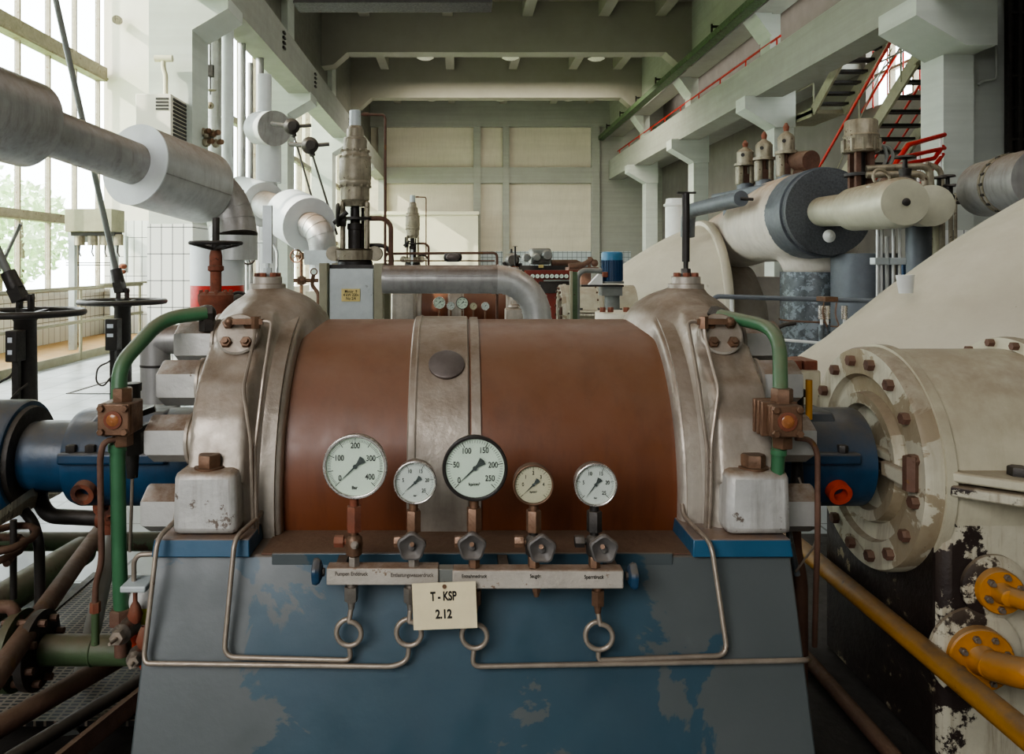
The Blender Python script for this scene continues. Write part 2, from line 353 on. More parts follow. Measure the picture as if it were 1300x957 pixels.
def tag(o, label=None, cat=None, group=None, kind=None):
    if label: o['label'] = label
    if cat: o['category'] = cat
    if group: o['group'] = group
    if kind: o['kind'] = kind
    return o
def thing(name, loc, label, cat, group=None):
    o = bpy.data.objects.new(name, None); COL.objects.link(o); o.location = loc; o.empty_display_size = 0.1
    OFF[o] = Vector(loc); return tag(o, label, cat, group)
def struct(name, mb, m, bevel=0.0, parent=None):
    return mb.build(name, m, parent, bevel, kind='structure' if parent is None else None)
def dup(o, delta, label=None, group=None, skip=(), parent=None):
    c = o.copy(); COL.objects.link(c)
    if parent is None:
        c.location = Vector(o.location) + Vector(delta)
        if label: c['label'] = label
        if group: c['group'] = group
    else: c.parent = parent
    for ch in list(o.children):
        if ch.name.split('.')[0] not in skip: dup(ch, (0, 0, 0), parent=c, skip=skip)
    return c

def clad_elbow(f, r, seg, n=40):
    """lobster-back elbow along f(0..1) with raised seams"""
    mb = MB(); k = seg * 4
    mb.tube([f(i / k) for i in range(k + 1)], r, n)
    for j in range(seg + 1):
        u = j / seg; d = f(min(1, u + 0.02)) - f(max(0, u - 0.02)); mb.ring(f(u) - d.normalized() * 0.006, d, r + 0.005, r - 0.02, 0.012, n)
    return mb
TRIM = [10]
def trim(mb, m):
    TRIM[0] += 1; return struct('trim_%d' % TRIM[0], mb, m)
# ------------------------------------------------------------------ camera, light, world
cam = bpy.data.cameras.new('camera'); co = bpy.data.objects.new('camera', cam); COL.objects.link(co); SC.camera = co
co.location = (0, 0, EYE); co.rotation_euler = (PI / 2, 0, 0)
cam.sensor_width = 36; cam.lens = 36 * F / 1300
cam.shift_x = (650 - VX) / 1300; cam.shift_y = -(478.5 - VY) / 1300
cam.clip_start = 0.05; cam.clip_end = 300
SC.view_settings.view_transform = 'AgX'
SC.view_settings.look = 'AgX - Medium High Contrast'
SC.view_settings.exposure = 0.18

w = bpy.data.worlds.new('world'); SC.world = w; w.use_nodes = True
wb = w.node_tree.nodes['Background']; wb.inputs['Color'].default_value = (0.92, 0.97, 1.0, 1); wb.inputs['Strength'].default_value = 8.5

Z_G = 1.45 + 7.4
def lamp(name, kind, loc, aim, energy, size=None, size_y=None, color=(1, 1, 1), angle=None, portal=False):
    l = bpy.data.lights.new(name, kind); o = bpy.data.objects.new(name, l); COL.objects.link(o)
    o.location = loc; d = (Vector(aim) - Vector(loc)).normalized(); o.rotation_euler = d.to_track_quat('-Z', 'Y').to_euler()
    l.energy = energy; l.color = color
    if size: l.shape = 'RECTANGLE'; l.size = size; l.size_y = size_y or size
    if angle is not None: l.angle = angle
    if portal: l.cycles.is_portal = True
    return o
lamp('sun', 'SUN', (-20, -6, 18), (-20 + 7.5, -6 + 4.5, 18 - 5.0), 5.5, color=(1, 0.93, 0.80), angle=0.01)
lamp('hall_fill', 'AREA', (1.5, 13, 9.0), (1.5, 13, 0), 300, 7, 13, (0.98, 0.97, 0.92))  # fill lamp added under the solid roof slab
lamp('hall_fill_near', 'AREA', (-2.2, 0.5, 7.5), (0.2, 2.9, 0.6), 50, 4, 4, (0.96, 0.98, 1.0))  # added soft fill from above for the front pump
lamp('rear_fill', 'AREA', (-2.6, -3.2, 3.6), (0.1, 2.6, 0.9), 300, 4.0, 3, (0.98, 0.98, 1.0))  # unseen frontal fill on the pump, added behind the camera
lamp('far_fill', 'AREA', (2.0, 27, 7.6), (2.0, 29, 0), 620, 8, 5, (1.0, 0.95, 0.84))  # added fill that brightens the far end of the hall
lamp('gallery_fill', 'AREA', (8.5, 27, Z_G), (8.5, 27, 0), 160, 1.6, 16, (1, 0.97, 0.9))  # fill added to lift the dark gallery, no real fitting
lamp('fill_right', 'AREA', (5.2, 4.0, 8.8), (8.3, 13, 3.5), 260, 4, 4, (0.97, 0.98, 1.0))  # fill added for the pier and column on the right

# ------------------------------------------------------------------ setting
Z = EYE
struct('floor', MB().box((-7.4, -4, -0.2), (9.5, 37, 0)), 'floor')
b = MB().box((-30, -20, -0.6), (-7.75, 60, -0.4)); struct('ground', b, 'ground')
struct('trim_5', MB().box((-7.4, 4, 0.0), (-5.85, 16.3, 0.006)), 'floorlit')
struct('trim_6', MB().box((-2.6, -1, 0.0), (-0.9, 3.55, 0.012)), 'floordark')
struct('trim_7', MB().box((0.86, -1, 0.0), (4.5, 4.2, 0.012)), 'floordark')
# glazed left wall
struct('wall_left', MB().box((-7.7, -4, 0), (-7.4, 5.6, 9.35)).box((-7.7, 5.6, 0), (-7.4, 16.5, 0.92)).box((-7.7, 5.6, 8.6), (-7.4, 16.5, 9.35)).box((-7.55, 5.6, 0.88), (-7.3, 16.4, 0.94)), 'walltile_side')
win = thing('window_1', (-7.45, 11, 0.92), None, None); tag(win, kind='structure')
ymul = [16.22 - 0.98 * k for k in range(11)]
for y in ymul: MB().box((-7.49, y - 0.022, 0.92), (-7.40, y + 0.022, 8.6)).build('mullion', 'winframe', win)
for z0, z1, d in ((2.2, 2.36, 0.16), (5.22, 5.5, 0.2), (0.92, 0.98, 0.05), (8.5, 8.6, 0.05)):
    MB().box((-7.5, 5.7, z0), (-7.36 + d * 0.4, 16.3, z1)).box((-7.45, 5.7, z0 + 0.03), (-7.34 + d * 0.4, 16.3, z0 + 0.07)).build('transom', 'winframe', win)
for k in range(10):
    MB().box((-7.465, ymul[k + 1] + 0.035, 0.98), (-7.455, ymul[k] - 0.035, 8.5)).build('pane', 'glass', win)
# short wall across the end of the glazing
struct('wall_end', MB().box((-7.4, 16.4, 2.35), (-5.6, 16.7, 9.35)).box((-7.4, 16.42, 0), (-5.62, 16.7, 2.35)), 'wallwhite')
struct('trim_1', MB().box((-7.38, 16.385, 0.0), (-5.6, 16.42, 2.35)), 'walltile')
# left wall of the far hall
wl = MB()
for y0, y1 in ((16.7, 17.1), (36.4, 37)): wl.box((-5.7, y0, 0), (-5.45, y1, 9.35))
wl.box((-5.7, 17.1, 0), (-5.45, 36.4, 0.7)).box((-5.7, 17.1, 7.8), (-5.45, 36.4, 9.35))
struct('wall_left_far', wl, 'wallwhite')
win = thing('window_2', (-5.6, 26, 0.7), None, None); tag(win, kind='structure')
for k in range(14):
    y = 17.1 + 19.3 * k / 13
    MB().box((-5.66, y - 0.04, 0.7), (-5.5, y + 0.04, 7.8)).build('mullion', 'winframe', win)
    if k < 13: MB().box((-5.585, y + 0.04, 0.75), (-5.575, y + 19.3 / 13 - 0.04, 7.75)).build('pane', 'glass', win)
for z0 in (2.3, 4.9): MB().box((-5.64, 17.1, z0), (-5.5, 36.4, z0 + 0.16)).build('transom', 'winframe', win)
# crane runway girders, columns and brackets
struct('trim_2', MB().box((-3.97, -4, Z + 3.97), (-3.48, 37, Z + 4.72)), 'concrete')
struct('trim_8', MB().box((-4.67, 11.785, 0), (-3.99, 12.56, 2.05)), 'walltile')
struct('trim_3', MB().box((7.0, -4, Z + 3.95), (7.65, 37, Z + 4.83)), 'concrete')
struct('trim_4', MB().box((7.0, -4, Z + 5.95), (7.65, 37, Z + 7.9)), 'concrete')
yc = [5.4, 11.8, 18.35, 24.8, 31.25]
for y in yc:
    cl = MB(); cr = MB()
    cl.box((-4.65, y, 0), (-4.0, y + 0.75, 9.35))
    cl.prism([(-4.0, y - 0.02, Z + 3.5), (-3.46, y - 0.02, Z + 3.82), (-3.46, y - 0.02, Z + 4.0), (-4.0, y - 0.02, Z + 4.0)], (0, 0.8, 0))
    yr = y + 0.4
    cr.box((7.5, yr, 0), (7.97, yr + 0.6, Z + 3.95)).box((7.4, yr, Z + 4.83), (7.65, yr + 0.6, Z + 5.95))
    e_ = 0.55 if y < 15 else 0.12
    cr.prism([(7.5, yr - e_, Z + 3.24), (6.76, yr - e_, Z + 3.68), (6.76, yr - e_, Z + 3.98), (7.05, yr - e_, Z + 3.98), (7.05, yr - e_, Z + 4.7), (7.96, yr - e_, Z + 4.7), (7.96, yr - e_, Z + 3.24)], (0, 0.5 + e_, 0))
    cr.prism([(7.4, yr - 0.1, Z + 5.4), (7.0, yr - 0.1, Z + 5.95), (7.4, yr - 0.1, Z + 5.95)], (0, 0.8, 0))
    trim(cl, 'concretelt'); trim(cr, 'concretelt')
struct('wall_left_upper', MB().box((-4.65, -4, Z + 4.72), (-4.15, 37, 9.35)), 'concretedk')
# roof: cross beams with haunches, ribs and slab
struct('ceiling', MB().box((-7.7, -4, 9.35), (10, 37.4, 9.6)), 'ceilingp')
for y in (10.8, 17.2, 23.7, 30.2):
    bm_ = MB()
    bm_.box((-4.15, y, Z + 6.37), (7.3, y + 0.55, 9.35))
    for s, x in ((1, -4.15), (-1, 7.0)):
        bm_.prism([(x, y, Z + 5.95), (x + s * 0.36, y, Z + 6.0), (x + s * 0.78, y, Z + 6.37), (x, y, Z + 6.37)], (0, 0.55, 0))
    trim(bm_, 'ceilingp')
for x in (-2.85, -0.35, 2.05, 4.35, 6.05):
    for y in (11.4, 17.8, 24.3, 30.8): trim(MB().box((x - 0.16, y, Z + 7.45), (x + 0.16, y + 5.9, 9.35)), 'ceilingp')
# right wall with the high window beside the stair
struct('wall_right', MB().box((9.5, -4, 0), (9.8, 14.9, 9.35)).box((9.5, 18.4, 0), (9.8, 37, 9.35)).box((9.5, 14.9, 0), (9.8, 18.4, Z + 3.6)).box((9.5, 14.9, Z + 5.4), (9.8, 18.4, 9.35)), 'wallgrey')
win = thing('window_3', (9.6, 16.6, Z + 3.6), None, None); tag(win, kind='structure')
MB().box((9.64, 14.9, Z + 3.6), (9.65, 18.4, Z + 5.4)).build('pane', 'glass', win)
for y in (15.8, 16.6, 17.5): MB().box((9.56, y - 0.03, Z + 3.6), (9.68, y + 0.03, Z + 5.4)).build('mullion', 'winframe', win)
MB().box((9.56, 14.9, Z + 4.3), (9.68, 18.4, Z + 4.36)).build('transom', 'winframe', win)
struct('wall_right_pier', MB().box((7.97, 12.65, 0), (9.5, 12.9, 9.35)), 'concretelt')
struct('gallery_slab', MB().box((7.65, 18.6, Z + 4.5), (9.5, 37, Z + 4.72)), 'concrete')
struct('wall_right_tiles', MB().box((7.45, 12.1, 0), (9.5, 12.64, 1.97)), 'walltile')
struct('wall_rear', MB().box((-7.7, -4.3, 0), (9.8, -4, 9.35)), 'concrete')  # unseen wall, added to keep out light from behind
# back wall
Y = 37.0
def bx(mb, x0, y0, x1, y1, d, Yb=Y):
    a = P(x0, y0, Yb); c = P(x1, y1, Yb); return mb.box((a.x, Yb - d, c.z), (c.x, Yb + 0.02, a.z))
struct('wall_back', MB().box((-7.7, Y, 0), (9.8, Y + 0.3, 9.35)), 'wallpanel')
bb = MB()
bx(bb, 427, 100, 1000, 162, 0.35)
for x0, x1 in ((481, 491), (601, 610), (638, 646), (750, 760)): bx(bb, x0, 100, x1, 388, 0.3)
bx(bb, 491, 213, 750, 233, 0.22)
bx(bb, 760, 100, 1000, 388, 0.12)
struct('wall_back_frame', bb, 'concrete')
bb = MB(); bx(bb, 430, 274, 606, 388, 1.4); bx(bb, 430, 271, 607, 275, 1.5); struct('wall_back_low', bb, 'ivorywall')
bb = MB(); bx(bb, 607, 319, 800, 388, 0.14); struct('wall_back_tiles', bb, 'smalltile')
# trees beyond the glazing
for i, (x, y, h, r) in enumerate(((-13, 17.5, 3.4, 1.5), (-15, 21, 4.2, 1.9), (-14, 25, 3.7, 1.7), (-17, 29, 4.6, 2.2))):
    t = thing('tree', (x, y, -0.4), ('pale green bushy tree nearest beyond the lower glazing', 'taller pale tree second beyond the lower glazing', 'pale green tree third behind the lower glazing', 'farthest big pale tree behind the glazing')[i], 'tree', 'trees outside the left windows')
    MB().tube([(x, y, -0.4), (x + 0.1, y, h * 0.5), (x, y + 0.1, h * 0.85)], lambda q: 0.16 - 0.1 * q, 8).build('trunk', 'bark', t)
    lf = MB()
    for k in range(900):
        d = Vector((R.gauss(0, 1), R.gauss(0, 1), R.gauss(0, 1))).normalized() * r * R.uniform(0.55, 1.0)
        c = Vector((x, y, h - r * 0.75)) + Vector((d.x, d.y, d.z * 0.95)); a = Vector((R.uniform(-1, 1), R.uniform(-1, 1), R.uniform(-1, 1))).normalized() * 0.17
        e = a.cross(Vector((R.uniform(-1, 1), R.uniform(-1, 1), R.uniform(-1, 1)))).normalized() * 0.09
        lf.mesh([c - a, c + e, c + a, c - e], [(0, 1, 2, 3)])
    lf.build('crown', 'leaf', t)
# round lamps in the roof bays
for i, (px, py, Y_) in enumerate(((540, 75, 27.0), (648, 75, 27.0), (757, 76, 27.0), (548, 127, 33.4), (600, 127, 33.4), (635, 127, 33.4), (722, 127, 33.4))):
    if i == 4: continue
    p = P(px, py, Y_); top = 9.35
    nm = {0: 'left', 1: 'middle', 2: 'right', 3: 'left', 5: 'middle', 6: 'right'}[i]
    t = thing('ceiling_lamp', (p.x, Y_, p.z), 'round white ceiling lamp, %s of three in the %s roof bay' % (nm, 'nearer' if i < 3 else 'farther'), 'lamp', 'ceiling lamps')
    MB().lathe([(0, 0.02), (0.02, 0.2), (0.07, 0.29)], (p.x, Y_, p.z - 0.03), (0, 0, 1), 24).build('shade', 'lampglass', t)
    MB().lathe([(0, 0.3), (0.06, 0.26), (0.12, 0.06)], (p.x, Y_, p.z + 0.04), (0, 0, 1), 24).cyl((p.x, Y_, p.z + 0.1), (p.x, Y_, top), 0.025, n=8).build('housing', 'greyp', t)
# dark crane beam hanging under the roof
cb = MB(); a = P(373, 2, 10.2); c = P(625, 2, 10.2)
cb.box((a.x, 10.2, a.z), (c.x, 10.5, a.z + 0.35)).box((a.x, 10.15, a.z - 0.03), (c.x, 10.55, a.z))
t = cb.build('crane_beam', 'darksteel', label='dark steel crane beam hanging at the top of the hall', cat='beam')

a = P(85, 500, 8.79); c = P(160, 500, 8.79); e = P(158, 478, 10.14)
hb = MB(); hb.bar((a.x, a.y, 0.004), (c.x, c.y, 0.004), 0.03, 0.006).bar((a.x, a.y, 0.004), (e.x, e.y, 0.004), 0.03, 0.006)
hb.build('floor_hatch_frame', 'darksteel', label='thin dark frame of a floor hatch on the grey tiles at left', cat='hatch frame')
# ------------------------------------------------------------------ the boiler feed pump
PC = Vector((0.0575, 2.6, 0.817)); HL = 0.5675
def ringpt(X, ang, r):        # ang from the top towards the camera
    a = math.radians(ang); return Vector((X, PC.y - r * math.sin(a), PC.z + r * math.cos(a)))
pump = thing('feed_pump', (PC.x, PC.y, 0.3), 'big red-brown barrel pump with silver end casings behind the front gauges', 'pump', 'barrel pumps')
MB().lathe([(-0.02, 0.40), (-0.02, 0.448), (0.0, 0.45), (2 * HL, 0.45), (2 * HL + 0.02, 0.448), (2 * HL + 0.02, 0.40)], (PC.x - HL, PC.y, PC.z), (1, 0, 0), 96).build('barrel', 'barrel', pump)
bd = MB().lathe([(0, 0.44), (0, 0.456), (0.004, 0.46), (0.168, 0.46), (0.172, 0.456), (0.172, 0.44)], (-0.144, PC.y, PC.z), (1, 0, 0), 96)
bd.lathe([(0, 0.44), (0, 0.457), (0.026, 0.457), (0.026, 0.44)], (0.034, PC.y, PC.z), (1, 0, 0), 96)
bd.lathe([(0, 0.462), (0.004, 0.464), (0.008, 0.462)], (-0.127, PC.y, PC.z), (1, 0, 0), 96)
band = bd.build('barrel_band', 'silver', pump)
q = ringpt(-0.037, 42.5, 0.458); nq = ringpt(0, 42.5, 1) - ringpt(0, 42.5, 0)
oval = MB().lathe([(0, 0.052), (0.008, 0.052), (0.010, 0.049)], q, nq, 40).build('plaque', 'plate', band)
for s in (-1, 1):
    X = lambda t: PC.x + s * (HL + t)
    ax = Vector((s, 0, 0)); o = Vector((X(0), PC.y, PC.z))
    m = MB().lathe([(-0.03, 0.36), (-0.03, 0.488), (0.02, 0.492), (0.03, 0.505), (0.05, 0.530), (0.08, 0.540), (0.14, 0.540), (0.18, 0.522), (0.21, 0.48), (0.228, 0.40), (0.24, 0.32), (0.26, 0.2), (0.26, 0.1)], o, ax, 64)
    for a in (-70, -48, -25, 25, 48, 70, 95, -95):
        c = ringpt(X(0.05), a, 0.432); m.cyl(c, c + ax * 0.165, 0.108, 0.078, 24)
    # bulging crown, its neck, and the slanting cover in front of it
    m.sph((X(0.10), PC.y, PC.z + 0.362), 0.192, (1.05, 1.4, 1.0), 32, 20)
    m.cyl((X(0.12), PC.y - 0.01, PC.z + 0.45), (X(0.12), PC.y - 0.01, PC.z + 0.558), 0.085, 0.060, 24)
    cdir = Vector((0, -0.90, 0.44)).normalized(); cc = Vector((X(0.118), PC.y - 0.318, PC.z + 0.412))
    m.cyl(cc - cdir * 0.14, cc + cdir * 0.038, 0.110, 0.064, 28)
    # web running down to the foot
    m.prism([(X(0.05), 2.040, PC.z + 0.06), (X(0.055), 2.088, PC.z + 0.22), (X(0.06), 2.15, PC.z + 0.31), (X(0.065), 2.27, PC.z + 0.40), (X(0.065), 2.5, PC.z + 0.40), (X(0.05), 2.5, PC.z + 0.06)], ax * 0.15)
    cas = m.build('end_casing', 'silver', pump, remesh=0.0085, sm=14)
    # machined rings and the fine joint rim against the barrel
    MB().lathe([(-0.015, 0.44), (-0.015, 0.497), (0.012, 0.50), (0.024, 0.50), (0.024, 0.44)], o, ax, 96).build('joint_ring', 'silver', cas)
    foot = MB().hexa([(X(0.055), 2.0, 0.76), (X(0.222), 2.0, 0.76), (X(0.222), 2.24, 0.76), (X(0.055), 2.24, 0.76), (X(0.06), 2.0, 0.92), (X(0.217), 2.0, 0.92), (X(0.217), 2.24, 0.92), (X(0.06), 2.24, 0.92)]).build('foot', 'foot', pump, bevel=0.018)
    MB().lathe([(0, 0.038), (0.006, 0.038), (0.007, 0.03)], (X(0.14), 2.05, 0.918), (0, 0, 1), 24).nut((X(0.14), 2.05, 0.924), (X(0.14), 2.05, 0.956), 0.031, 0.3).build('foot_bolt', 'brass', foot)
    for a in (-70, -48, -25, 25, 48, 70, 95):
        c = ringpt(X(0.20), a, 0.432)
        n_ = MB().nut(c + ax * 0.035, c + ax * 0.148, 0.066, PI / 6).build('stud_nut', 'silver_nut', pump)
        MB().lathe([(0, 0.074), (0.012, 0.076), (0.014, 0.066), (0.024, 0.066), (0.026, 0.072), (0.034, 0.072)], c, ax, 32).build('washer', 'silver', n_)
    cv = MB().lathe([(0, 0.062), (0.014, 0.062), (0.018, 0.057)], cc + cdir * 0.038, cdir, 36).build('cover', 'silver', pump)
    a_, u_, v_ = basis(cdir)
    if u_.x * s < 0: u_ = -u_; v_ = -v_
    for k in range(4):
        th = PI / 4 + k * PI / 2
        c = cc + cdir * 0.056 + (u_ * math.cos(th) + v_ * math.sin(th)) * 0.040
        MB().nut(c, c + cdir * 0.012, 0.0165).cyl(c, c + cdir * 0.022, 0.0085, n=10).build('cover_bolt', 'brass', cv)
    # small vent block with two thin drain tubes
    c0 = cc + cdir * 0.07 + Vector((-s * 0.025, 0, 0.028))
    MB().bar(c0 + Vector((0.05, 0, 0)), c0 - Vector((0.05, 0, 0)), 0.016, 0.016).nut(c0 + Vector((-s * 0.03, 0, -0.02)), c0 + Vector((-s * 0.03, 0, 0.015)), 0.014).sph(c0 + Vector((s * 0.045, 0, 0)), 0.014).build('vent_block', 'brass', cv)
    for j, dx in enumerate((-0.03, -0.075)):
        p0 = c0 + Vector((s * dx, 0, -0.0)); yb = 2.04
        mid = Vector((p0.x - s * 0.005, 2.055, PC.z + 0.16 + 0.03 * j))
        if j == 0:
            pts = [p0, p0 + Vector((0, -0.02, -0.05)), (p0.x + s * 0.005, 2.105, PC.z + 0.30), (p0.x - s * 0.028, 2.06, PC.z + 0.17), (X(0.03), 2.055, PC.z + 0.02), (X(0.03), 2.07, 0.735)]
        else:
            pts = [c0 + Vector((-s * 0.04, 0, 0)), c0 + Vector((s * dx, 0, 0)), (p0.x, 2.12, PC.z + 0.32), (X(0.028), 2.07, PC.z + 0.14), (X(0.022), 2.06, PC.z + 0.0), (X(0.022), 2.075, 0.735)]
        MB().tube(pts, 0.0052, 8, 0.02).build('drain_tube', 'tube', cv)
    nk = MB().lathe([(0, 0.058), (0.022, 0.058), (0.024, 0.047), (0.045, 0.047), (0.047, 0.044)], (X(0.12), PC.y - 0.01, PC.z + 0.545), (0, 0, 1), 36).build('neck_flange', 'silver', pump)
    for k in range(6):
        th = k * PI / 3 + 0.3; c = Vector((X(0.12) + 0.032 * math.cos(th), PC.y - 0.01 + 0.032 * math.sin(th), PC.z + 0.59))
        MB().nut(c, c + Vector((0, 0, 0.014)), 0.0115).build('neck_bolt', 'rust', nk)
    c = Vector((X(0.12), PC.y - 0.01, PC.z + 0.59))
    if s > 0:
        MB().nut(c, c + Vector((0, 0, 0.028)), 0.016).cyl(c + Vector((0, 0, 0.028)), c + Vector((0, 0, 0.05)), 0.008).cyl(c + Vector((0, 0, 0.05)), c + Vector((0, 0, 0.275)), 0.0125).bar(c + Vector((-0.028, 0, 0.277)), c + Vector((0.032, 0, 0.277)), 0.012, 0.006).build('spindle', 'darksteel', nk)
    else:
        MB().nut(c, c + Vector((0, 0, 0.03)), 0.015).cyl(c, c + Vector((0, 0, 0.05)), 0.007).bar(c + Vector((0, 0, 0.045)), c + Vector((0, 0, 0.235)), 0.014, 0.030, up=(1, 0, 0)).build('spindle', 'cabinet', nk)

# ------------------------------------------------------------------ blue base frame
base = thing('pump_base', (0.03, 2.6, 0), 'steel-blue sloping base frame under the front barrel pump', 'machine base')
XL, XR = -0.772, 0.838
f = MB().prism([(XL, 1.99, 0.715), (XL, 1.91, 0.49), (XL, 1.745, 0.0), (XL, 1.80, 0.0), (XL, 2.04, 0.69), (XL, 2.18, 0.69), (XL, 2.18, 0.715)], (XR - XL, 0, 0)).build('front_panel', 'blue', base, bevel=0.006)
# edge rails: a bright blue strip below the pedestals and along the deck
MB().box((XL + 0.30, 1.982, 0.690), (XR - 0.30, 1.993, 0.722)).build('deck_edge', 'blue', base, bevel=0.003)
MB().box((-0.50, 1.99, 0.7155), (0.62, 2.175, 0.7195)).build('deck_plate', 'rustpipe', base)
MB().box((XL, 3.05, 0.0), (XR, 3.2, 0.72)).build('rear_panel', 'blue', base, bevel=0.006)
for x0, x1 in ((XL, -0.525), (0.585, XR)):
    pd = MB().hexa([(x0, 1.972, 0.715), (x1, 1.972, 0.715), (x1, 2.26, 0.715), (x0, 2.26, 0.715), (x0 + 0.004, 1.982, 0.757), (x1 - 0.004, 1.982, 0.757), (x1 - 0.004, 2.26, 0.757), (x0 + 0.004, 2.26, 0.757)]).build('pedestal', 'blue_clean', base, bevel=0.003)
for x in (XL, XR - 0.02): MB().box((x, 2.0, 0.0), (x + 0.02, 3.1, 0.69)).build('end_panel', 'blue', base)

# ------------------------------------------------------------------ gauges, valves, manifold
def gauge(name, px, py, Rp, label, ticks, majors, nums, dialm, rimm, unit, needle_deg, nick=None, Y_=1.872, stem=None):
    s_ = Y_ / F; c = P(px, py, Y_); Rr = Rp * s_; back = 0.032
    t = thing('pressure_gauge', (c.x, c.y, c.z - Rr), label, 'gauge', 'pressure gauges on the front manifold')
    dY = Vector((0, -1, 0))
    MB().lathe([(0, Rr * 0.90), (0.004, Rr * 0.95), (back - 0.005, Rr * 0.95)], c + Vector((0, back, 0)), dY, 48).build('case', rimm if rimm != 'chrome' else 'steel', t)
    MB().ring(c + Vector((0, 0.004, 0)), dY, Rr, Rr * 0.90, 0.011, 56).build('bezel', rimm, t, bevel=0.002)
    MB().cyl(c + Vector((0, 0.004, 0)), c + Vector((0, 0.0005, 0)), Rr * 0.91, n=48).build('dial', dialm, t)
    f0 = c + Vector((0, 0.0, 0)); k = MB()
    def pol(deg, r): a = math.radians(deg); return f0 + Vector((math.sin(a) * r * Rr, 0, math.cos(a) * r * Rr))
    n = ticks
    for i in range(n + 1):
        deg = -135 + 270 * i / n; mj = i % majors == 0
        k.bar(pol(deg, 0.70 if mj else 0.76), pol(deg, 0.87 if mj else 0.85), (0.022 if mj else 0.011) * Rr, 0.0006, up=(0, 1, 0))
    k.build('scale', 'ink', t)
    k = MB()
    for deg, txt, rr in nums: k.text(txt, Rr * 0.25, pol(deg, rr) + Vector((0, -0.0004, 0)), sx=0.8)
    if unit:
        for txt, ux, uz, sz in unit: k.text(txt, Rr * sz, f0 + Vector((ux * Rr, -0.0004, uz * Rr)), sx=0.9)
    k.build('numerals', 'ink', t)
    a = math.radians(needle_deg); d = Vector((math.sin(a), 0, math.cos(a))); e = Vector((math.cos(a), 0, -math.sin(a))); g = f0 + Vector((0, -0.0025, 0))
    k = MB().prism([g + d * 0.72 * Rr, g + e * 0.025 * Rr + d * 0.1 * Rr, g + e * 0.05 * Rr - d * 0.12 * Rr, g + e * 0.13 * Rr - d * 0.33 * Rr, g - d * 0.36 * Rr, g - e * 0.13 * Rr - d * 0.33 * Rr, g - e * 0.05 * Rr - d * 0.12 * Rr, g - e * 0.025 * Rr + d * 0.1 * Rr], (0, -0.0008, 0))
    k.cyl(g, g + Vector((0, -0.0025, 0)), 0.07 * Rr, n=16).build('needle', 'inkgreen', t)
    MB().cyl(c + Vector((0, -0.0045, 0)), c + Vector((0, -0.0055, 0)), Rr * 0.90, n=48).build('glass', 'dialglass', t)
    return t
n5 = lambda vals: [(-135 + 270 * i / (len(vals) - 1), v, 0.56) for i, v in enumerate(vals)]
G = []
G.append(gauge('g', 451, 592, 41, 'large pressure gauge with chrome rim reading up to 400 bar', 80, 10, [(-128, '0', 0.60), (-63, '100', 0.56), (0, '200', 0.64), (63, '300', 0.54), (126, '400', 0.56)], 'dial', 'chrome', [('Bar', -0.02, -0.66, 0.15)], 226))
G.append(gauge('g', 527, 612, 27.5, 'small chrome-rimmed gauge between the two large gauges', 50, 10, n5(['', '5', '10', '15', '20', '25']), 'dialgrey', 'chrome', [('bar', 0, -0.62, 0.12)], 228))
G.append(gauge('g', 603, 594, 41.5, 'large pressure gauge with black rim reading up to 250', 50, 10, [(-128, '0', 0.62), (-81, '50', 0.58), (-27, '100', 0.58), (27, '150', 0.60), (81, '200', 0.56), (125, '250', 0.56)], 'dial', 'blackrim', [('kp/cm²', -0.02, -0.50, 0.14)], 227))
G.append(gauge('g', 677, 615, 26, 'small yellowed gauge with dull brown rim, second from right', 30, 5, [(-90, '0', 0.5), (-45, '1', 0.52), (0, '2', 0.56), (45, '3', 0.52), (90, '4', 0.5)], 'dialbeige', 'brass', [('kp/cm²', 0, -0.36, 0.14)], 226))
G.append(gauge('g', 756, 615, 27.5, 'small chrome-rimmed gauge at the right end of the row', 50, 10, n5(['', '5', '10', '15', '20', '25']), 'dialgrey', 'chrome', [('bar', 0, -0.62, 0.12)], 218))

YG = 1.885
def S(x, y, Y_=YG): return P(x, y, Y_)
def star(c, r, d):
    """five-lobed hand knob facing d"""
    mb = MB(); a, u, v = basis(d); n = 60; prof = ((0.0, 0.55), (0.004, 0.86), (0.012, 1.0), (0.020, 0.95), (0.022, 0.82), (0.013, 0.45), (0.012, 0.24), (0.021, 0.22), (0.022, 0.16))
    rows = []
    for t, q in prof:
        rows.append([mb.bm.verts.new(c + a * t + (u * math.cos(2 * PI * i / n + 0.3) + v * math.sin(2 * PI * i / n + 0.3)) * r * q * (1 + (0.065 if q > 0.5 else 0) * math.cos(5 * 2 * PI * i / n))) for i in range(n)])
    for k in range(len(rows) - 1):
        for i in range(n): mb.bm.faces.new((rows[k][i], rows[k][(i + 1) % n], rows[k + 1][(i + 1) % n], rows[k + 1][i]))
    mb.bm.faces.new(list(reversed(rows[0]))); mb.bm.faces.new(rows[-1]); return mb
VL = ['brass gauge valve without a hand knob under the 400 bar gauge', 'gauge valve with grey star knob under the small gauge between the large ones', 'gauge valve with grey star knob under the black-rimmed gauge', 'gauge valve with dark star knob under the yellowed gauge', 'gauge valve with dark star knob at the right end of the manifold']
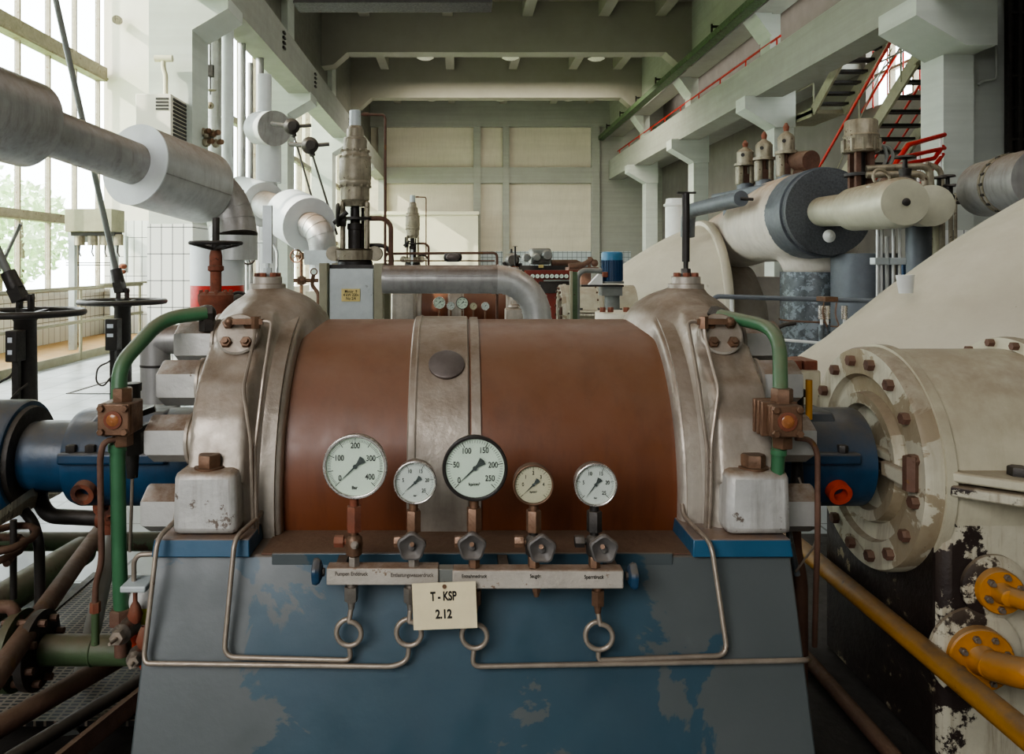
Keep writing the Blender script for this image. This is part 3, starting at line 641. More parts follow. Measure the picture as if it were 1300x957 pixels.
for i, (gx, gb, top, kx, ky, mm, nm) in enumerate(((449.5, 634, 640, 450, 690, 'brass', 'brass'), (525, 640, 645, 523, 691, 'brass', 'brass'), (602, 636, 642, 599, 691, 'steel', 'brass'), (677.5, 642, 645, 687, 694, 'darksteel', 'brass'), (754.5, 643, 646, 765, 694, 'darksteel', 'darksteel'))):
    t = thing('gauge_valve', S(gx, 718), VL[i], 'valve', 'valves under the pressure gauges')
    up = Vector((0, 0, 1))
    MB().cyl(S(gx, top + 3), S(gx, gb - 3), 0.011, n=14).nut(S(gx, 674), S(gx, top + 2), 0.0185, 0.2).build('union_nut', nm if i else 'rust', t)
    MB().cyl(S(gx, 681), S(gx, 672), 0.010, n=14).lathe([(0, 0.012), (0.006, 0.019), (0.03, 0.021), (0.045, 0.019), (0.052, 0.012)], S(gx, 706), up, 20).cyl(S(gx, 690), S(gx, 690, YG - 0.02), 0.013, 0.010, 14).build('body', mm if i != 2 else 'brass', t)
    MB().nut(S(gx, 719), S(gx, 704), 0.014, 0.2).build('base_nut', 'steel' if i in (0, 1) else 'brass', t)
    MB().cyl(S(gx - 4, 688), S(gx - 14, 687), 0.008, n=12).nut(S(gx - 13, 687), S(gx - 25, 687), 0.0145).build('side_plug', 'rust' if i == 0 else nm, t)
    if i: star(S(kx, ky, YG - 0.012), 0.0335, (0, -1, 0)).build('hand_knob', 'bakelite', t); MB().cyl(S(kx, ky, YG - 0.02), S(kx, ky, YG - 0.04), 0.0055, n=12).build('knob_screw', 'brass', t)
    else: MB().cyl(S(kx, ky + 2, YG - 0.02), S(kx, ky + 2, YG - 0.034), 0.009, n=14).cyl(S(kx, ky + 2, YG - 0.034), S(kx, ky + 2, YG - 0.048), 0.005, n=12).build('stem', 'steel', t)

mani = thing('gauge_manifold', S(600, 745), 'pale grey lettered manifold bar carrying the five pressure gauges', 'manifold')
def mbar(x0, x1, y0, y1, d0=0.018, d1=0.022):
    a = S(x0, y0); c = S(x1, y1); return MB().box((a.x, YG - d0, c.z), (c.x, YG + d1, a.z))
l_ = mbar(416, 557, 717.5, 739).build('left_bar', 'bar', mani, bevel=0.0025); r_ = mbar(574.5, 790, 720, 744).build('right_bar', 'bar', mani, bevel=0.0035)
mbar(556, 576, 720, 740, 0.012, 0.02).build('joint_block', 'greyp', mani, bevel=0.002)
YF = YG - 0.0184
for txt, x, y, sz, par in (('Pumpen Enddruck', 446, 728.5, 0.0135, l_), ('Entlastungswasserdruck', 523, 730, 0.0135, l_), ('Entnahmedruck', 602, 731.5, 0.012, r_), ('Saugdr.', 680, 731.5, 0.012, r_), ('Sperrdruck', 754, 732.5, 0.013, r_)):
    MB().text(txt, sz, P(x, y, YF), sx=0.78).build('lettering', 'inkgrey' if par is l_ else 'ink', par)
for x in (430, 640, 780):
    a = S(x, 728); MB().box((a.x - 0.012, YG + 0.02, a.z - 0.012), (a.x + 0.012, 1.975, a.z + 0.012)).build('bracket', 'darksteel', mani)
for sgn, x, lab in ((-1, 409, 'dark blue pronged end screw on the left end of the manifold'), (1, 797, 'dark blue pronged end screw on the right end of the manifold')):
    t = thing('end_screw', S(x, 728), lab, 'screw', 'screws at the manifold ends')
    k = star(S(x, 725 if sgn < 0 else 731, YG), 0.030, (sgn, 0, 0)).build('knob', 'blue_dark', t)
    MB().nut(S(x - 3 * sgn, 726 if sgn < 0 else 731), S(x + 9 * sgn, 726 if sgn < 0 else 731), 0.010).build('screw_stem', 'darksteel', t)
MB().nut(S(681, 744.5), S(681, 751), 0.011).cyl(S(681, 751), S(681, 757), 0.009, 0.006, 12).build('plug', 'brass', mani)

# impulse tubes with pigtail loops in front of the sloping panel
YT = 1.885
def T(x, y, Y_=None):
    """on the sloping panel, a finger in front of it"""
    if Y_ is None:
        z = EYE + (VY - y) * 1.90 / F
        Y_ = min(1.99 - (0.715 - z) * 0.356, 1.99) - 0.026
    return P(x, y, Y_)
def impulse(label, fx, fy, ly, lr, path):
    t = thing('impulse_tube', T(fx, ly), label, 'tube', 'thin steel tubes on the blue base')
    MB().cyl(S(fx, fy), S(fx, fy + 5), 0.010, n=14).nut(S(fx, fy + 4), S(fx, fy + 23), 0.0165, 0.2).cyl(S(fx, fy + 23), S(fx, fy + 33), 0.010, 0.007, 14).build('union_nut', 'steel' if fx < 560 else 'brass', t)
    c = T(fx - 1, ly); c = Vector((c.x, YG - 0.004, c.z)); s_ = YG / F; rr = lr * s_
    top = S(fx, fy + 31)
    pts = [top, c + Vector((0.001, -0.004, rr))]
    n = 26
    for i in range(n + 1):
        a = 2 * PI * i / n; pts.append(c + Vector((math.sin(a) * rr, -0.004 + 0.014 * i / n, math.cos(a) * rr)))
    MB().tube(pts, 0.0062, 10).build('pigtail', 'tube', t)
    MB().tube([c + Vector((0, 0.006, -rr))] + [T(*p) if len(p) < 4 else Vector(p[:3]) for p in path], 0.0062, 10, 0.03).build('run', 'tube', t)
impulse('thin tube looping below the 400 bar gauge to behind the left foot', 446, 740, 796, 16, [(446, 838), (284, 834), (298, 683, 1.955), (332, 652, 2.1), (334, 640, 2.12)])
impulse('thin tube running left along the panel from beside the card', 521, 741, 796, 16, [(518, 838), (500, 846), (185, 842), (183, 832), (200, 683, 1.945), (222, 662, 2.03), (226, 640, 2.2)])
impulse('thin tube looping behind the card and running to the right edge', 603, 744, 800, 16, [(599, 846), (1024, 838), (1027, 836, 2.0)])
impulse('thin tube looping at the right and rising beside the right foot', 759, 745, 801, 17, [(759, 838), (924, 832), (903, 690, 1.955), (868, 655, 2.1), (866, 640, 2.12)])

card = thing('name_card', P(564, 798, 1.852), 'cream card lettered T-KSP 2.12 hanging under the manifold', 'card')
a = math.radians(2.2); cx = Vector((math.cos(a), 0, math.sin(a))); cu = Vector((-math.sin(a), 0, math.cos(a))); c = P(564.5, 769, 1.852)
hw, hh = 40.5 * 1.852 / F, 29.5 * 1.852 / F
MB().prism([c - cx * hw - cu * hh, c + cx * hw - cu * hh, c + cx * hw + cu * hh, c - cx * hw + cu * hh], (0, 0.002, 0)).build('sheet', 'card', card)
MB().text('T - KSP', 0.029, c + cu * 0.022 - cx * 0.002, cx, cu, sx=0.68, depth=0.0006, bold=0.035).text('2.12', 0.029, c - cu * 0.020 - cx * 0.003, cx, cu, sx=0.78, depth=0.0006, bold=0.035).build('lettering', 'ink', card)
q = c + cu * 0.046 + cx * 0.001
MB().cyl(q + Vector((0, 0.016, 0)), q - Vector((0, 0.003, 0)), 0.0048, n=14).build('rivet', 'brass', card)
# ------------------------------------------------------------------ left of the pump: shaft coupling, green oil pipe
AX = Vector((0, 2.6, 0.817))
def axl(X): return Vector((X, AX.y, AX.z))
t = thing('coupling_guard', (-1.75, 2.6, 0.60), 'large dark blue drum at the left edge beside the narrower shaft cover', 'coupling')
MB().lathe([(0, 0.12), (0, 0.178), (0.008, 0.184), (0.7, 0.184), (0.7, 0.1)], axl(-1.42), (-1, 0, 0), 64).build('drum', 'blue_dark', t)
MB().cyl(axl(-1.421), axl(-1.405), 0.165, 0.16, 48).build('end_disc', 'darksteel', t)
MB().box((-2.1, 2.5, 0.0), (-1.8, 2.7, 0.66)).build('stand', 'darksteel', t)
t = thing('shaft_cover', (-1.3, 2.6, 0.69), 'narrow blue shaft cover between the big drum and the bearing housing', 'shaft cover')
MB().lathe([(0, 0.08), (0, 0.112), (0.02, 0.116), (0.025, 0.112), (0.05, 0.112), (0.05, 0.116), (0.235, 0.116), (0.235, 0.08)], axl(-1.43), (1, 0, 0), 56).build('sleeve', 'blue_dark', t)
def bearing(name, x0, x1, label, portx, portm, mirror=1):
    t = thing(name, ((x0 + x1) / 2, 2.6, 0.63), label, 'bearing housing')
    MB().lathe([(0, 0.10), (0, 0.150), (0.02, 0.158), (abs(x1 - x0), 0.158), (abs(x1 - x0), 0.1)], axl(x0), (1 if x1 > x0 else -1, 0, 0), 56).build('housing', 'blue_dark', t)
    # cap with a flat split flange on the axis
    xa, xb = min(x0, x1), max(x0, x1)
    MB().box((xa + 0.004, 2.6 - 0.178, 0.800 + 0.03), (xb - 0.06, 2.6 + 0.178, 0.836 + 0.03)).hexa([(xa + 0.01, 2.455, 0.866), (xb - 0.08, 2.455, 0.866), (xb - 0.08, 2.745, 0.866), (xa + 0.01, 2.745, 0.866), (xa + 0.09, 2.53, 0.975), (xb - 0.1, 2.53, 0.975), (xb - 0.1, 2.67, 0.975), (xa + 0.09, 2.67, 0.975)]).build('cap', 'blue_dark', t, bevel=0.008)
    for x in (xa + 0.04, xa + 0.10, xb - 0.11):
        MB().nut((x, 2.445, 0.866), (x, 2.445, 0.888), 0.016).build('cap_bolt', 'darksteel', t)
    q = Vector((portx, 2.455, 0.745)); d = Vector((0, -0.95, -0.3)).normalized()
    p = MB().ring(q - d * 0.05, d, 0.036, 0.021, 0.075, 28).build('oil_port', portm, t)
    MB().cyl(q - d * 0.04, q - d * 0.02, 0.022, n=20).build('port_bore', 'darksteel', p)
    return t
bearing('bearing_housing', -1.245, -0.845, 'blue bearing housing with rusty oil port left of the pump', -1.165, 'rust')
bearing('bearing_housing', 0.985, 1.30, 'blue bearing housing with orange oil port right of the pump', 1.178, 'redorange')

def tube_thing(name, pts, r, m, label, cat, n=12, bend=None, group=None):
    return MB().tube(pts, r, n, bend).build(name, m, label=label, cat=cat, group=group)
def sight(px, py, Y_, label, amb, fins=False):
    c = P(px, py, Y_); t = thing('flow_sight_glass', (c.x, c.y, c.z - 0.05), label, 'sight glass', 'oil sight glasses beside the pump')
    h = 0.0405 * Y_ / 2.0
    bl = MB().box((c.x - h, Y_ - 0.0, c.z - h), (c.x + h, Y_ + 0.085, c.z + h))
    bl.build('block', 'brass', t, bevel=0.006)
    MB().box((c.x - h, Y_ - 0.012, c.z - h), (c.x + h, Y_ - 0.002, c.z + h)).build('face_plate', 'brass' , t, bevel=0.004)
    if fins:
        for k in range(3): MB().box((c.x - h - 0.012 - 0.0 * k, Y_ + 0.02 + 0.026 * k, c.z - h - 0.004), (c.x + h, Y_ + 0.032 + 0.026 * k, c.z + h + 0.004)).build('fin', 'brass', t, bevel=0.003)
    MB().lathe([(0, 0.024), (0.005, 0.024), (0.006, 0.019)], (c.x, Y_ - 0.011, c.z), (0, -1, 0), 28).build('glass_ring', 'rust', t)
    MB().sph((c.x, Y_ - 0.014, c.z), 0.0185, (1, 0.35, 1), 24, 12).build('glass', 'amber', t)
    for sx in (-1, 1):
        for sz in (-1, 1):
            q = Vector((c.x + sx * h * 0.74, Y_ - 0.012, c.z + sz * h * 0.74)); MB().nut(q, q + Vector((0, -0.010, 0)), 0.0095).build('corner_bolt', 'brass', t)
    for sz in (-1, 1): MB().nut((c.x + 0.006, Y_ + 0.035, c.z + sz * h), (c.x + 0.006, Y_ + 0.035, c.z + sz * (h + 0.036)), 0.027, 0.3).build('union_nut', 'brass', t)
    return t
YL = 2.10
sight(146, 532, YL, 'bronze sight glass block with amber eye on the left green pipe', True)
sight(997, 534, 1.98, 'ribbed sight glass block with amber eye on the right green pipe', True, True)
# green oil pipes
t = thing('oil_pipe', P(200, 420, 2.15), 'green oil pipe bending down from the pump top left to the sight glass', 'pipe', 'green oil pipes')
MB().tube([P(262, 397, 2.36), P(206, 404, 2.30), P(152, 463, 2.16), P(151, 506, 2.14)], 0.021, 16, 0.06).build('pipe', 'greenp', t)
MB().nut(P(263, 420, 2.37), P(263, 398, 2.37), 0.024).sph(P(263, 398, 2.37), 0.027).nut(P(270, 397, 2.37), P(255, 398, 2.36), 0.026).build('elbow', 'darksteel', t)
t = thing('oil_pipe', P(150, 700, 2.14), 'long vertical green oil pipe below the left sight glass', 'pipe', 'green oil pipes')
MB().tube([P(149, 560, 2.14), P(151, 700, 2.14), P(154, 776, 2.14)], 0.020, 16).build('pipe', 'greenp', t)
MB().cyl(P(149, 573, 2.14), P(149, 562, 2.14), 0.0235, n=16).build('collar', 'greenp', t)
MB().nut(P(154, 792, 2.14), P(154, 772, 2.14), 0.031, 0.2).cyl(P(154, 832, 2.14), P(154, 790, 2.14), 0.018).build('foot_union', 'rustpipe', t)
t = thing('oil_pipe', P(960, 410, 2.2), 'green oil pipe bending down from the pump top right to the sight glass', 'pipe', 'green oil pipes')
MB().tube([P(914, 400, 2.33), P(976, 414, 2.18), P(990, 436, 2.10), P(991, 506, 2.015)], 0.0185, 16, 0.07).build('pipe', 'greenp', t)
MB().nut(P(905, 397, 2.36), P(916, 401, 2.33), 0.024).build('elbow', 'darksteel', t)
t = thing('oil_pipe', P(990, 600, 2.02), 'vertical green oil pipe below the right sight glass', 'pipe', 'green oil pipes')
MB().tube([P(989, 558, 2.015), P(987, 600, 2.02), P(984, 690, 2.10)], 0.0165, 16).build('pipe', 'greenp', t)
MB().cyl(P(988.5, 577, 2.015), P(988.5, 570, 2.015), 0.020, n=16).build('collar', 'greenp', t)
# valve lever cluster behind the left sight glass
t = thing('lever_valve', P(172, 560, 2.3), 'black lever valve hanging behind the left green pipe', 'valve')
MB().nut(P(168, 575, 2.25), P(168, 548, 2.25), 0.036).cyl(P(170, 550, 2.25), P(170, 490, 2.25), 0.018).cyl(P(168, 606, 2.25), P(168, 574, 2.25), 0.015, 0.019, 16).cyl(P(168, 496, 2.25), P(168, 486, 2.25), 0.026, n=16).build('body', 'darksteel', t)
MB().bar(P(150, 535, 2.25), P(197, 518, 2.28), 0.03, 0.016).bar(P(165, 552, 2.22), P(196, 536, 2.25), 0.02, 0.014).bar(P(130, 552, 2.15), P(158, 548, 2.2), 0.03, 0.008).build('lever', 'darksteel', t)
MB().tube([P(168, 604, 2.25), P(167, 640, 2.25), P(165, 700, 2.26)], 0.005, 8).build('drip_tube', 'tube', t)
tube_thing('lubrication_tube', [P(150, 557, 2.12), P(132, 560, 2.10), P(127, 580, 2.1), P(129, 715, 2.1), P(121, 742, 2.1), P(121, 775, 2.1)], 0.0082, 'rustpipe', 'brown bent tube dropping beside the left vertical green pipe', 'tube', bend=0.04)
tube_thing('lubrication_tube', [P(1010, 556, 2.1), P(1030, 558, 2.1), P(1038, 575, 2.1), P(1038, 680, 2.1), P(1036, 745, 2.15), P(1034, 820, 2.2)], 0.0075, 'rustpipe', 'brown bent tube dropping between base frame and right bearing housing', 'tube', bend=0.04)
t = thing('tube_nipple', P(121, 815, 2.1), 'green-grey nipple with brown nut at the foot of the left brown tube', 'fitting')
MB().nut(P(121, 777, 2.1), P(121, 764, 2.1), 0.014).build('nut', 'rust', t); MB().cyl(P(121, 818, 2.1), P(121, 776, 2.1), 0.0105, n=14).build('body', 'greendark', t)
t = thing('oil_filler', P(1010, 520, 2.4), 'black capped filler and yellow tube standing right of the sight glass', 'filler')
MB().cyl(P(1013, 545, 2.35), P(1013, 500, 2.35), 0.016).cyl(P(1013, 503, 2.35), P(1013, 494, 2.35), 0.021).build('filler', 'darksteel', t)
MB().cyl(P(1027, 532, 2.35), P(1027, 482, 2.35), 0.0095).build('glass_tube', 'yellow', t)
MB().cyl(P(1012, 620, 2.3), P(1012, 560, 2.3), 0.019, 0.012).cyl(P(1013, 582, 2.28), P(1013, 570, 2.28), 0.024).build('lower_body', 'darksteel', t)
tube_thing('drip_rod', [P(1014, 606, 2.2), P(1037, 664, 2.15), P(1036, 690, 2.15), P(1010, 726, 2.1)], 0.003, 'tube', 'thin bent wire rod hanging below the right filler', 'rod', 8, 0.03)
t = thing('junction_box', P(1018, 500, 3.0), 'ivory rust-streaked box with rusty lugs behind the right filler', 'box')
a = P(1000, 540, 2.95); c = P(1043, 470, 2.95); MB().box((a.x, 2.95, a.z), (c.x, 3.15, c.z)).build('box', 'ivoryrust' if 'ivoryrust' in M else 'cream', t, bevel=0.01)
for x in (1012, 1032): MB().box((P(x - 9, 0, 2.95).x, 2.96, P(0, 471, 2.95).z), (P(x + 8, 0, 2.95).x, 3.1, P(0, 458, 2.95).z)).build('lug', 'rust', t, bevel=0.004)

# ------------------------------------------------------------------ lower left pipe trench
def pipe_thing(p0, p1, r, m, label, extra=None, name='pipe'):
    return MB().cyl(p0, p1, r, n=24).build(name, m, label=label, cat='pipe', group='pipes in the lower left trench')
pipe_thing(P(-28, 890, 1.82), P(148, 644, 3.42), 0.029, 'rustpipe', 'rusty brown pipe running diagonally away at the lower left')
pipe_thing((-1.60, 2.35, 0.30), (-1.53, 3.20, 0.285), 0.058, 'greendark', 'dark olive pipe left of the rusty diagonal pipe')
pipe_thing((-2.2, 3.42, 0.245), (-0.85, 3.42, 0.245), 0.040, 'greendark', 'green pipe crossing behind the base frame at the lower left')
t = thing('flanged_pipe', (-1.0, 2.2, 0.29), 'dusty green flanged pipe stub at the bottom left of the base', 'pipe')
MB().cyl((-1.16, 2.2, 0.372), (-0.80, 2.2, 0.372), 0.041, n=32).torus((-1.02, 2.2, 0.372), (1, 0, 0), 0.041, 0.003).build('stub', 'greendark', t)
fl = MB().lathe([(0, 0.06), (0, 0.104), (0.024, 0.106), (0.026, 0.06)], (-1.19, 2.2, 0.372), (1, 0, 0), 40).build('flange', 'darksteel', t)
MB().lathe([(0, 0.06), (0, 0.108), (0.022, 0.108), (0.022, 0.06)], (-1.245, 2.2, 0.372), (1, 0, 0), 40).cyl((-1.50, 2.2, 0.372), (-1.24, 2.2, 0.372), 0.055).build('counter_flange', 'greendark', t)
for k in range(8):
    a_ = 2 * PI * k / 8 + 0.2; MB().cyl((-1.265, 2.2 + 0.084 * math.cos(a_), 0.372 + 0.084 * math.sin(a_)), (-1.145, 2.2 + 0.084 * math.cos(a_), 0.372 + 0.084 * math.sin(a_)), 0.010, n=6).build('flange_bolt', 'rustpipe', fl)
pipe_thing((-1.35, 2.0, 0.17), (-0.92, 2.9, 0.19), 0.030, 'rustpipe', 'brown pipe under the flanged green stub')
pipe_thing((-1.22, 1.95, 0.16), (-0.86, 2.75, 0.15), 0.020, 'darksteel', 'thin dark pipe under the flanged green stub')
pipe_thing(P(120, 800, 2.5) - Vector((0.03, 0.1, 0.27)), P(146, 668, 3.0), 0.028, 'greyp', 'grey slanting pipe behind the left vertical green pipe')
t = thing('support_angle', (-1.0, 2.4, 0.1), 'brown steel angle lying under the flanged stub', 'steel angle')
MB().bar((-1.08, 1.95, 0.14), (-0.84, 2.85, 0.14), 0.05, 0.03).bar((-1.055, 1.95, 0.16), (-0.815, 2.85, 0.16), 0.008, 0.05).build('angle', 'rustpipe', t)
# oil cooler hose and black pipework below the coupling
t = thing('drain_pipe', P(90, 650, 2.6), 'black drain pipe bending from the coupling to the rusty tee', 'pipe')
MB().tube([P(52, 600, 2.6), P(50, 636, 2.6), P(62, 655, 2.6), P(126, 658, 2.6)], 0.025, 14, 0.08).build('pipe', 'darksteel', t)
MB().cyl(P(125, 658, 2.6), P(145, 658, 2.6), 0.030).cyl(P(138, 676, 2.6), P(138, 628, 2.6), 0.026).ring(P(137, 640, 2.56), (0, -1, 0), 0.036, 0.016, 0.03).build('tee', 'rust', t)
t = thing('bracket_shelf', P(30, 650, 2.4), 'black steel bracket plate with flaked white paint at the left edge', 'bracket')
MB().hexa([P(-40, 688, 2.0), P(-20, 668, 2.2), P(78, 626, 2.9), P(40, 630, 2.5), P(-40, 676, 2.0), P(-20, 657, 2.2), P(78, 616, 2.9), P(40, 620, 2.5)]).build('plate', M['creamchip'], t)
MB().tube([P(30, 648, 2.45), P(42, 662, 2.45), P(50, 690, 2.45), P(51, 790, 2.45)], 0.016, 12, 0.05).cyl(P(17, 660, 2.4), P(17, 760, 2.4), 0.010).build('leg', 'darksteel', t)
t = thing('cable_hose', P(10, 735, 2.3), 'coiled brown rope-like hose at the lower left edge', 'hose')
hp = [Vector((-1.42 + 0.075 * math.cos(a_ * 0.7) + 0.004 * a_, 2.34 + 0.10 * math.sin(a_ * 0.7), 0.56 + 0.004 * a_)) for a_ in range(24)]
MB().tube(hp, 0.011, 10).tube([P(0, 770, 2.2), P(16, 770, 2.2), P(22, 790, 2.2), P(14, 820, 2.2), P(-10, 830, 2.2)], 0.018, 10, 0.03).build('hose', 'rustpipe', t)
t = thing('grating_panel', (-1.3, 2.9, 0.2), 'dark expanded-metal grating panel beneath the lower left pipes', 'grating')
MB().box((-1.56, 2.3, 0.10), (-0.80, 3.38, 0.115)).build('mesh_sheet', 'grate', t)
MB().box((-1.58, 2.28, 0.012), (-1.55, 3.4, 0.12)).box((-0.82, 2.28, 0.012), (-0.79, 3.4, 0.12)).build('frame', 'darksteel', t)
for (px, py, lab, rod, Y_) in ((160, 800, 'grey drain valve with short lever left of the base, upper one', (134, 822), 2.08), (173, 833, 'grey drain valve with short lever at the base edge, lower one', (161, 856), 2.0)):
    c = P(px, py, Y_); t = thing('drain_valve', (c.x, c.y, c.z - 0.05), lab, 'valve', 'small drain valves')
    d = (P(rod[0], rod[1], Y_ - 0.12) - c).normalized()
    k_ = 1.0 if py < 820 else 0.8
    MB().lathe([(-0.045 * k_, 0.022 * k_), (-0.02 * k_, 0.027 * k_), (0.0, 0.022 * k_), (0.03 * k_, 0.026 * k_), (0.045 * k_, 0.017 * k_)], c, d, 20).build('body', 'steel', t)
    MB().nut(c + d * 0.04 * k_, c + d * 0.062 * k_, 0.019 * k_).cyl(c + d * 0.06 * k_, c + d * 0.10 * k_, 0.006 * k_, 0.004, 10).build('stem', 'tube', t)
    q = c - d * 0.02 + Vector((0.016, 0, 0.0))
    MB().lathe([(0, 0.014), (0.02, 0.02), (0.045, 0.012), (0.055, 0.006), (0.10 if py < 820 else 0.03, 0.006)], q + Vector((0, 0, 0.015)), (0, 0, 1), 16).build('bonnet', 'rust', t)
    MB().lathe([(0, 0.010), (0.05, 0.008), (0.06, 0.012), (0.075, 0.010)], q - Vector((0, 0, 0.09)), (0, 0, 1), 14).build('inlet', 'redorange', t)
t = thing('clamp_plate', P(175, 740, 2.06), 'grey clamp plate with bent handle rod beside the base frame', 'clamp')
a = P(160, 745, 2.08); c = P(192, 737, 2.08); MB().box((a.x, 2.04, a.z), (c.x, 2.12, c.z)).build('plate', 'cabinet', t, bevel=0.004)
MB().tube([P(170, 738, 2.08), P(170, 712, 2.08), P(176, 704, 2.08), P(196, 703, 2.08)], 0.0065, 10, 0.03).build('rod', 'tube', t)
MB().sph(P(181, 762, 2.16), 0.042, (1.0, 0.7, 0.85), 16, 10).build('rag_bundle', 'ragwhite', label='white cloth bundle stuffed beside the base frame', cat='cloth')
MB().sph(P(182, 776, 2.15), 0.03, (0.8, 0.6, 1.2), 14, 10).build('plastic_bag', 'rag', label='small bright yellow bag beside the base frame', cat='bag')

# ------------------------------------------------------------------ right: turbine bearing casing on the same shaft line
tb = thing('turbine_bearing_casing', (1.7, 2.6, 0), 'cream flaking turbine bearing casing with bolted flange disc at right front', 'turbine casing', 'turbine bearing casings')
disc = MB().lathe([(0.03, 0.10), (0.03, 0.165), (-0.006, 0.172), (-0.010, 0.205), (0.022, 0.212), (0.016, 0.262), (-0.004, 0.270), (-0.004, 0.352), (0.010, 0.358), (0.05, 0.358), (0.05, 0.1)], axl(1.335), (1, 0, 0), 80).build('flange_disc', 'creamdisc', tb)
MB().lathe([(0, 0.1), (0, 0.366), (0.03, 0.366), (0.03, 0.1)], axl(1.386), (1, 0, 0), 80).build('flange_rim', 'cream', disc)
for k in range(16):
    a_ = math.radians(11.25 + 22.5 * k); q = Vector((1.332, 2.6 - 0.313 * math.sin(a_), 0.817 + 0.313 * math.cos(a_)))
    MB().nut(q, q - Vector((0.022, 0, 0)), 0.019).build('disc_bolt', 'rustpipe', disc)
MB().lathe([(0, 0.345), (0.02, 0.352), (0.9, 0.352), (0.9, 0.1)], axl(1.415), (1, 0, 0), 80).build('upper_casing', 'cream', tb)
rr_ = MB().lathe([(0, 0.30), (0, 0.388), (0.03, 0.392), (0.05, 0.388), (0.05, 0.3)], axl(1.80), (1, 0, 0), 80).build('ring_flange', 'cream', tb)
for k in range(20):
    a_ = math.radians(9 + 18 * k); q = Vector((1.80, 2.6 - 0.372 * math.sin(a_), 0.817 + 0.372 * math.cos(a_)))
    MB().nut(q, q - Vector((0.02, 0, 0)), 0.014).build('ring_bolt', 'rustpipe', rr_)
# horizontal joint: two thick lips
MB().prism([(1.34, 2.95, 0.83), (1.34, 2.29, 0.83), (1.42, 2.22, 0.83), (1.6, 2.08, 0.83), (2.6, 2.0, 0.83), (2.6, 2.95, 0.83)], (0, 0, 0.03)).build('upper_lip', 'cream', tb, bevel=0.006)
MB().prism([(1.34, 2.95, 0.79), (1.34, 2.285, 0.79), (1.42, 2.21, 0.79), (1.6, 2.07, 0.79), (2.6, 1.99, 0.79), (2.6, 2.95, 0.79)], (0, 0, 0.032)).build('lower_lip', 'creamchip', tb, bevel=0.006)
for x, y in ((1.316, 2.285), ):
    MB().nut((x, y + 0.01, 0.79), (x, y + 0.01, 0.89), 0.022).build('lip_bolt', 'rustpipe', tb)
for x, y in ((1.49, 2.30), (1.56, 2.20), (1.80, 2.17), (2.05, 2.12)):
    MB().nut((x, y, 0.86), (x, y, 0.885), 0.026).build('lip_bolt', 'darksteel', tb)
# pedestal
ped = MB().box((1.39, 2.27, 0.0), (2.7, 2.98, 0.79)).build('pedestal', 'creamchip', tb, bevel=0.03)
MB().box((1.382, 2.30, 0.02), (1.391, 2.96, 0.775)).build('grease_film', 'grease', ped)
MB().prism([(1.332, 2.30, 0.792), (1.332, 2.445, 0.792), (1.332, 2.445, 0.842), (1.332, 2.30, 0.842)], (-0.026, 0, 0)).build('split_lip', 'creamdisc', disc, bevel=0.008)
for x, z, r, n_ in ((1.53, 0.525, 0.062, 6), (1.475, 0.335, 0.088, 8)):
    o_ = Vector((x, 2.262, z)); d = Vector((-0.12, -1, 0)).normalized()
    MB().lathe([(0, r * 1.5), (0.012, r * 1.5), (0.02, r * 1.2), (0.02, r * 0.5)], Vector((x, 2.262, z)), (0, -1, 0), 40).build('boss', 'creamchip', ped)
    cv = MB().lathe([(0.0, r), (0.034, r * 1.0), (0.038, r * 0.95), (0.038, r * 0.5), (0.05, r * 0.42), (0.075, r * 0.36), (0.08, r * 0.2)], o_ + Vector((0, -0.012, 0)), d, 40).build('orange_cover', 'orange', tb)
    for k in range(n_):
        a_ = 2 * PI * k / n_ + 0.35; q = o_ + Vector((math.cos(a_) * r * 0.74, -0.045, math.sin(a_) * r * 0.74))
        MB().nut(q, q + d * 0.014, 0.010).cyl(q, q + d * 0.022, 0.006, n=10).build('cover_bolt', 'steel', cv)
MB().tube([(1.53, 2.20, 0.525), (1.56, 2.12, 0.53), (1.70, 2.10, 0.54)], 0.026, 16, 0.05).build('oil_branch', 'orange', tb)
MB().tube([(1.475, 2.19, 0.335), (1.52, 2.08, 0.36), (1.70, 2.06, 0.40)], 0.040, 16, 0.06).build('oil_branch', 'orange', tb)
MB().box((1.39, 2.255, 0.372), (1.455, 2.27, 0.395)).build('patch_strip', 'darksteel', ped)
tube_thing('yellow_pipe', [(1.33, 1.80, 0.345), (1.33, 2.2, 0.345), (1.33, 3.3, 0.345)], 0.033, 'yellow', 'chipped yellow pipe running along the right turbine pedestal', 'pipe', 20)
tube_thing('brown_pipe', [(1.235, 1.80, 0.05), (1.235, 3.3, 0.05)], 0.024, 'rustpipe', 'brown pipe beside the chipped yellow pipe', 'pipe', 16)
tube_thing('drain_pipe', [P(1006, 620, 2.4), P(1008, 700, 2.4), P(1016, 735, 2.4), (P(1016, 0, 2.4).x, 2.4, 0.0)], 0.022, 'rustpipe', 'brown pipe dropping behind the right foot', 'pipe', 14, 0.04)
tube_thing('drain_pipe', [P(1000, 668, 2.32), P(1006, 700, 2.3), P(1012, 730, 2.3)], 0.009, 'galv', 'bright thin tube beside the right pedestal', 'tube', 10, 0.04)
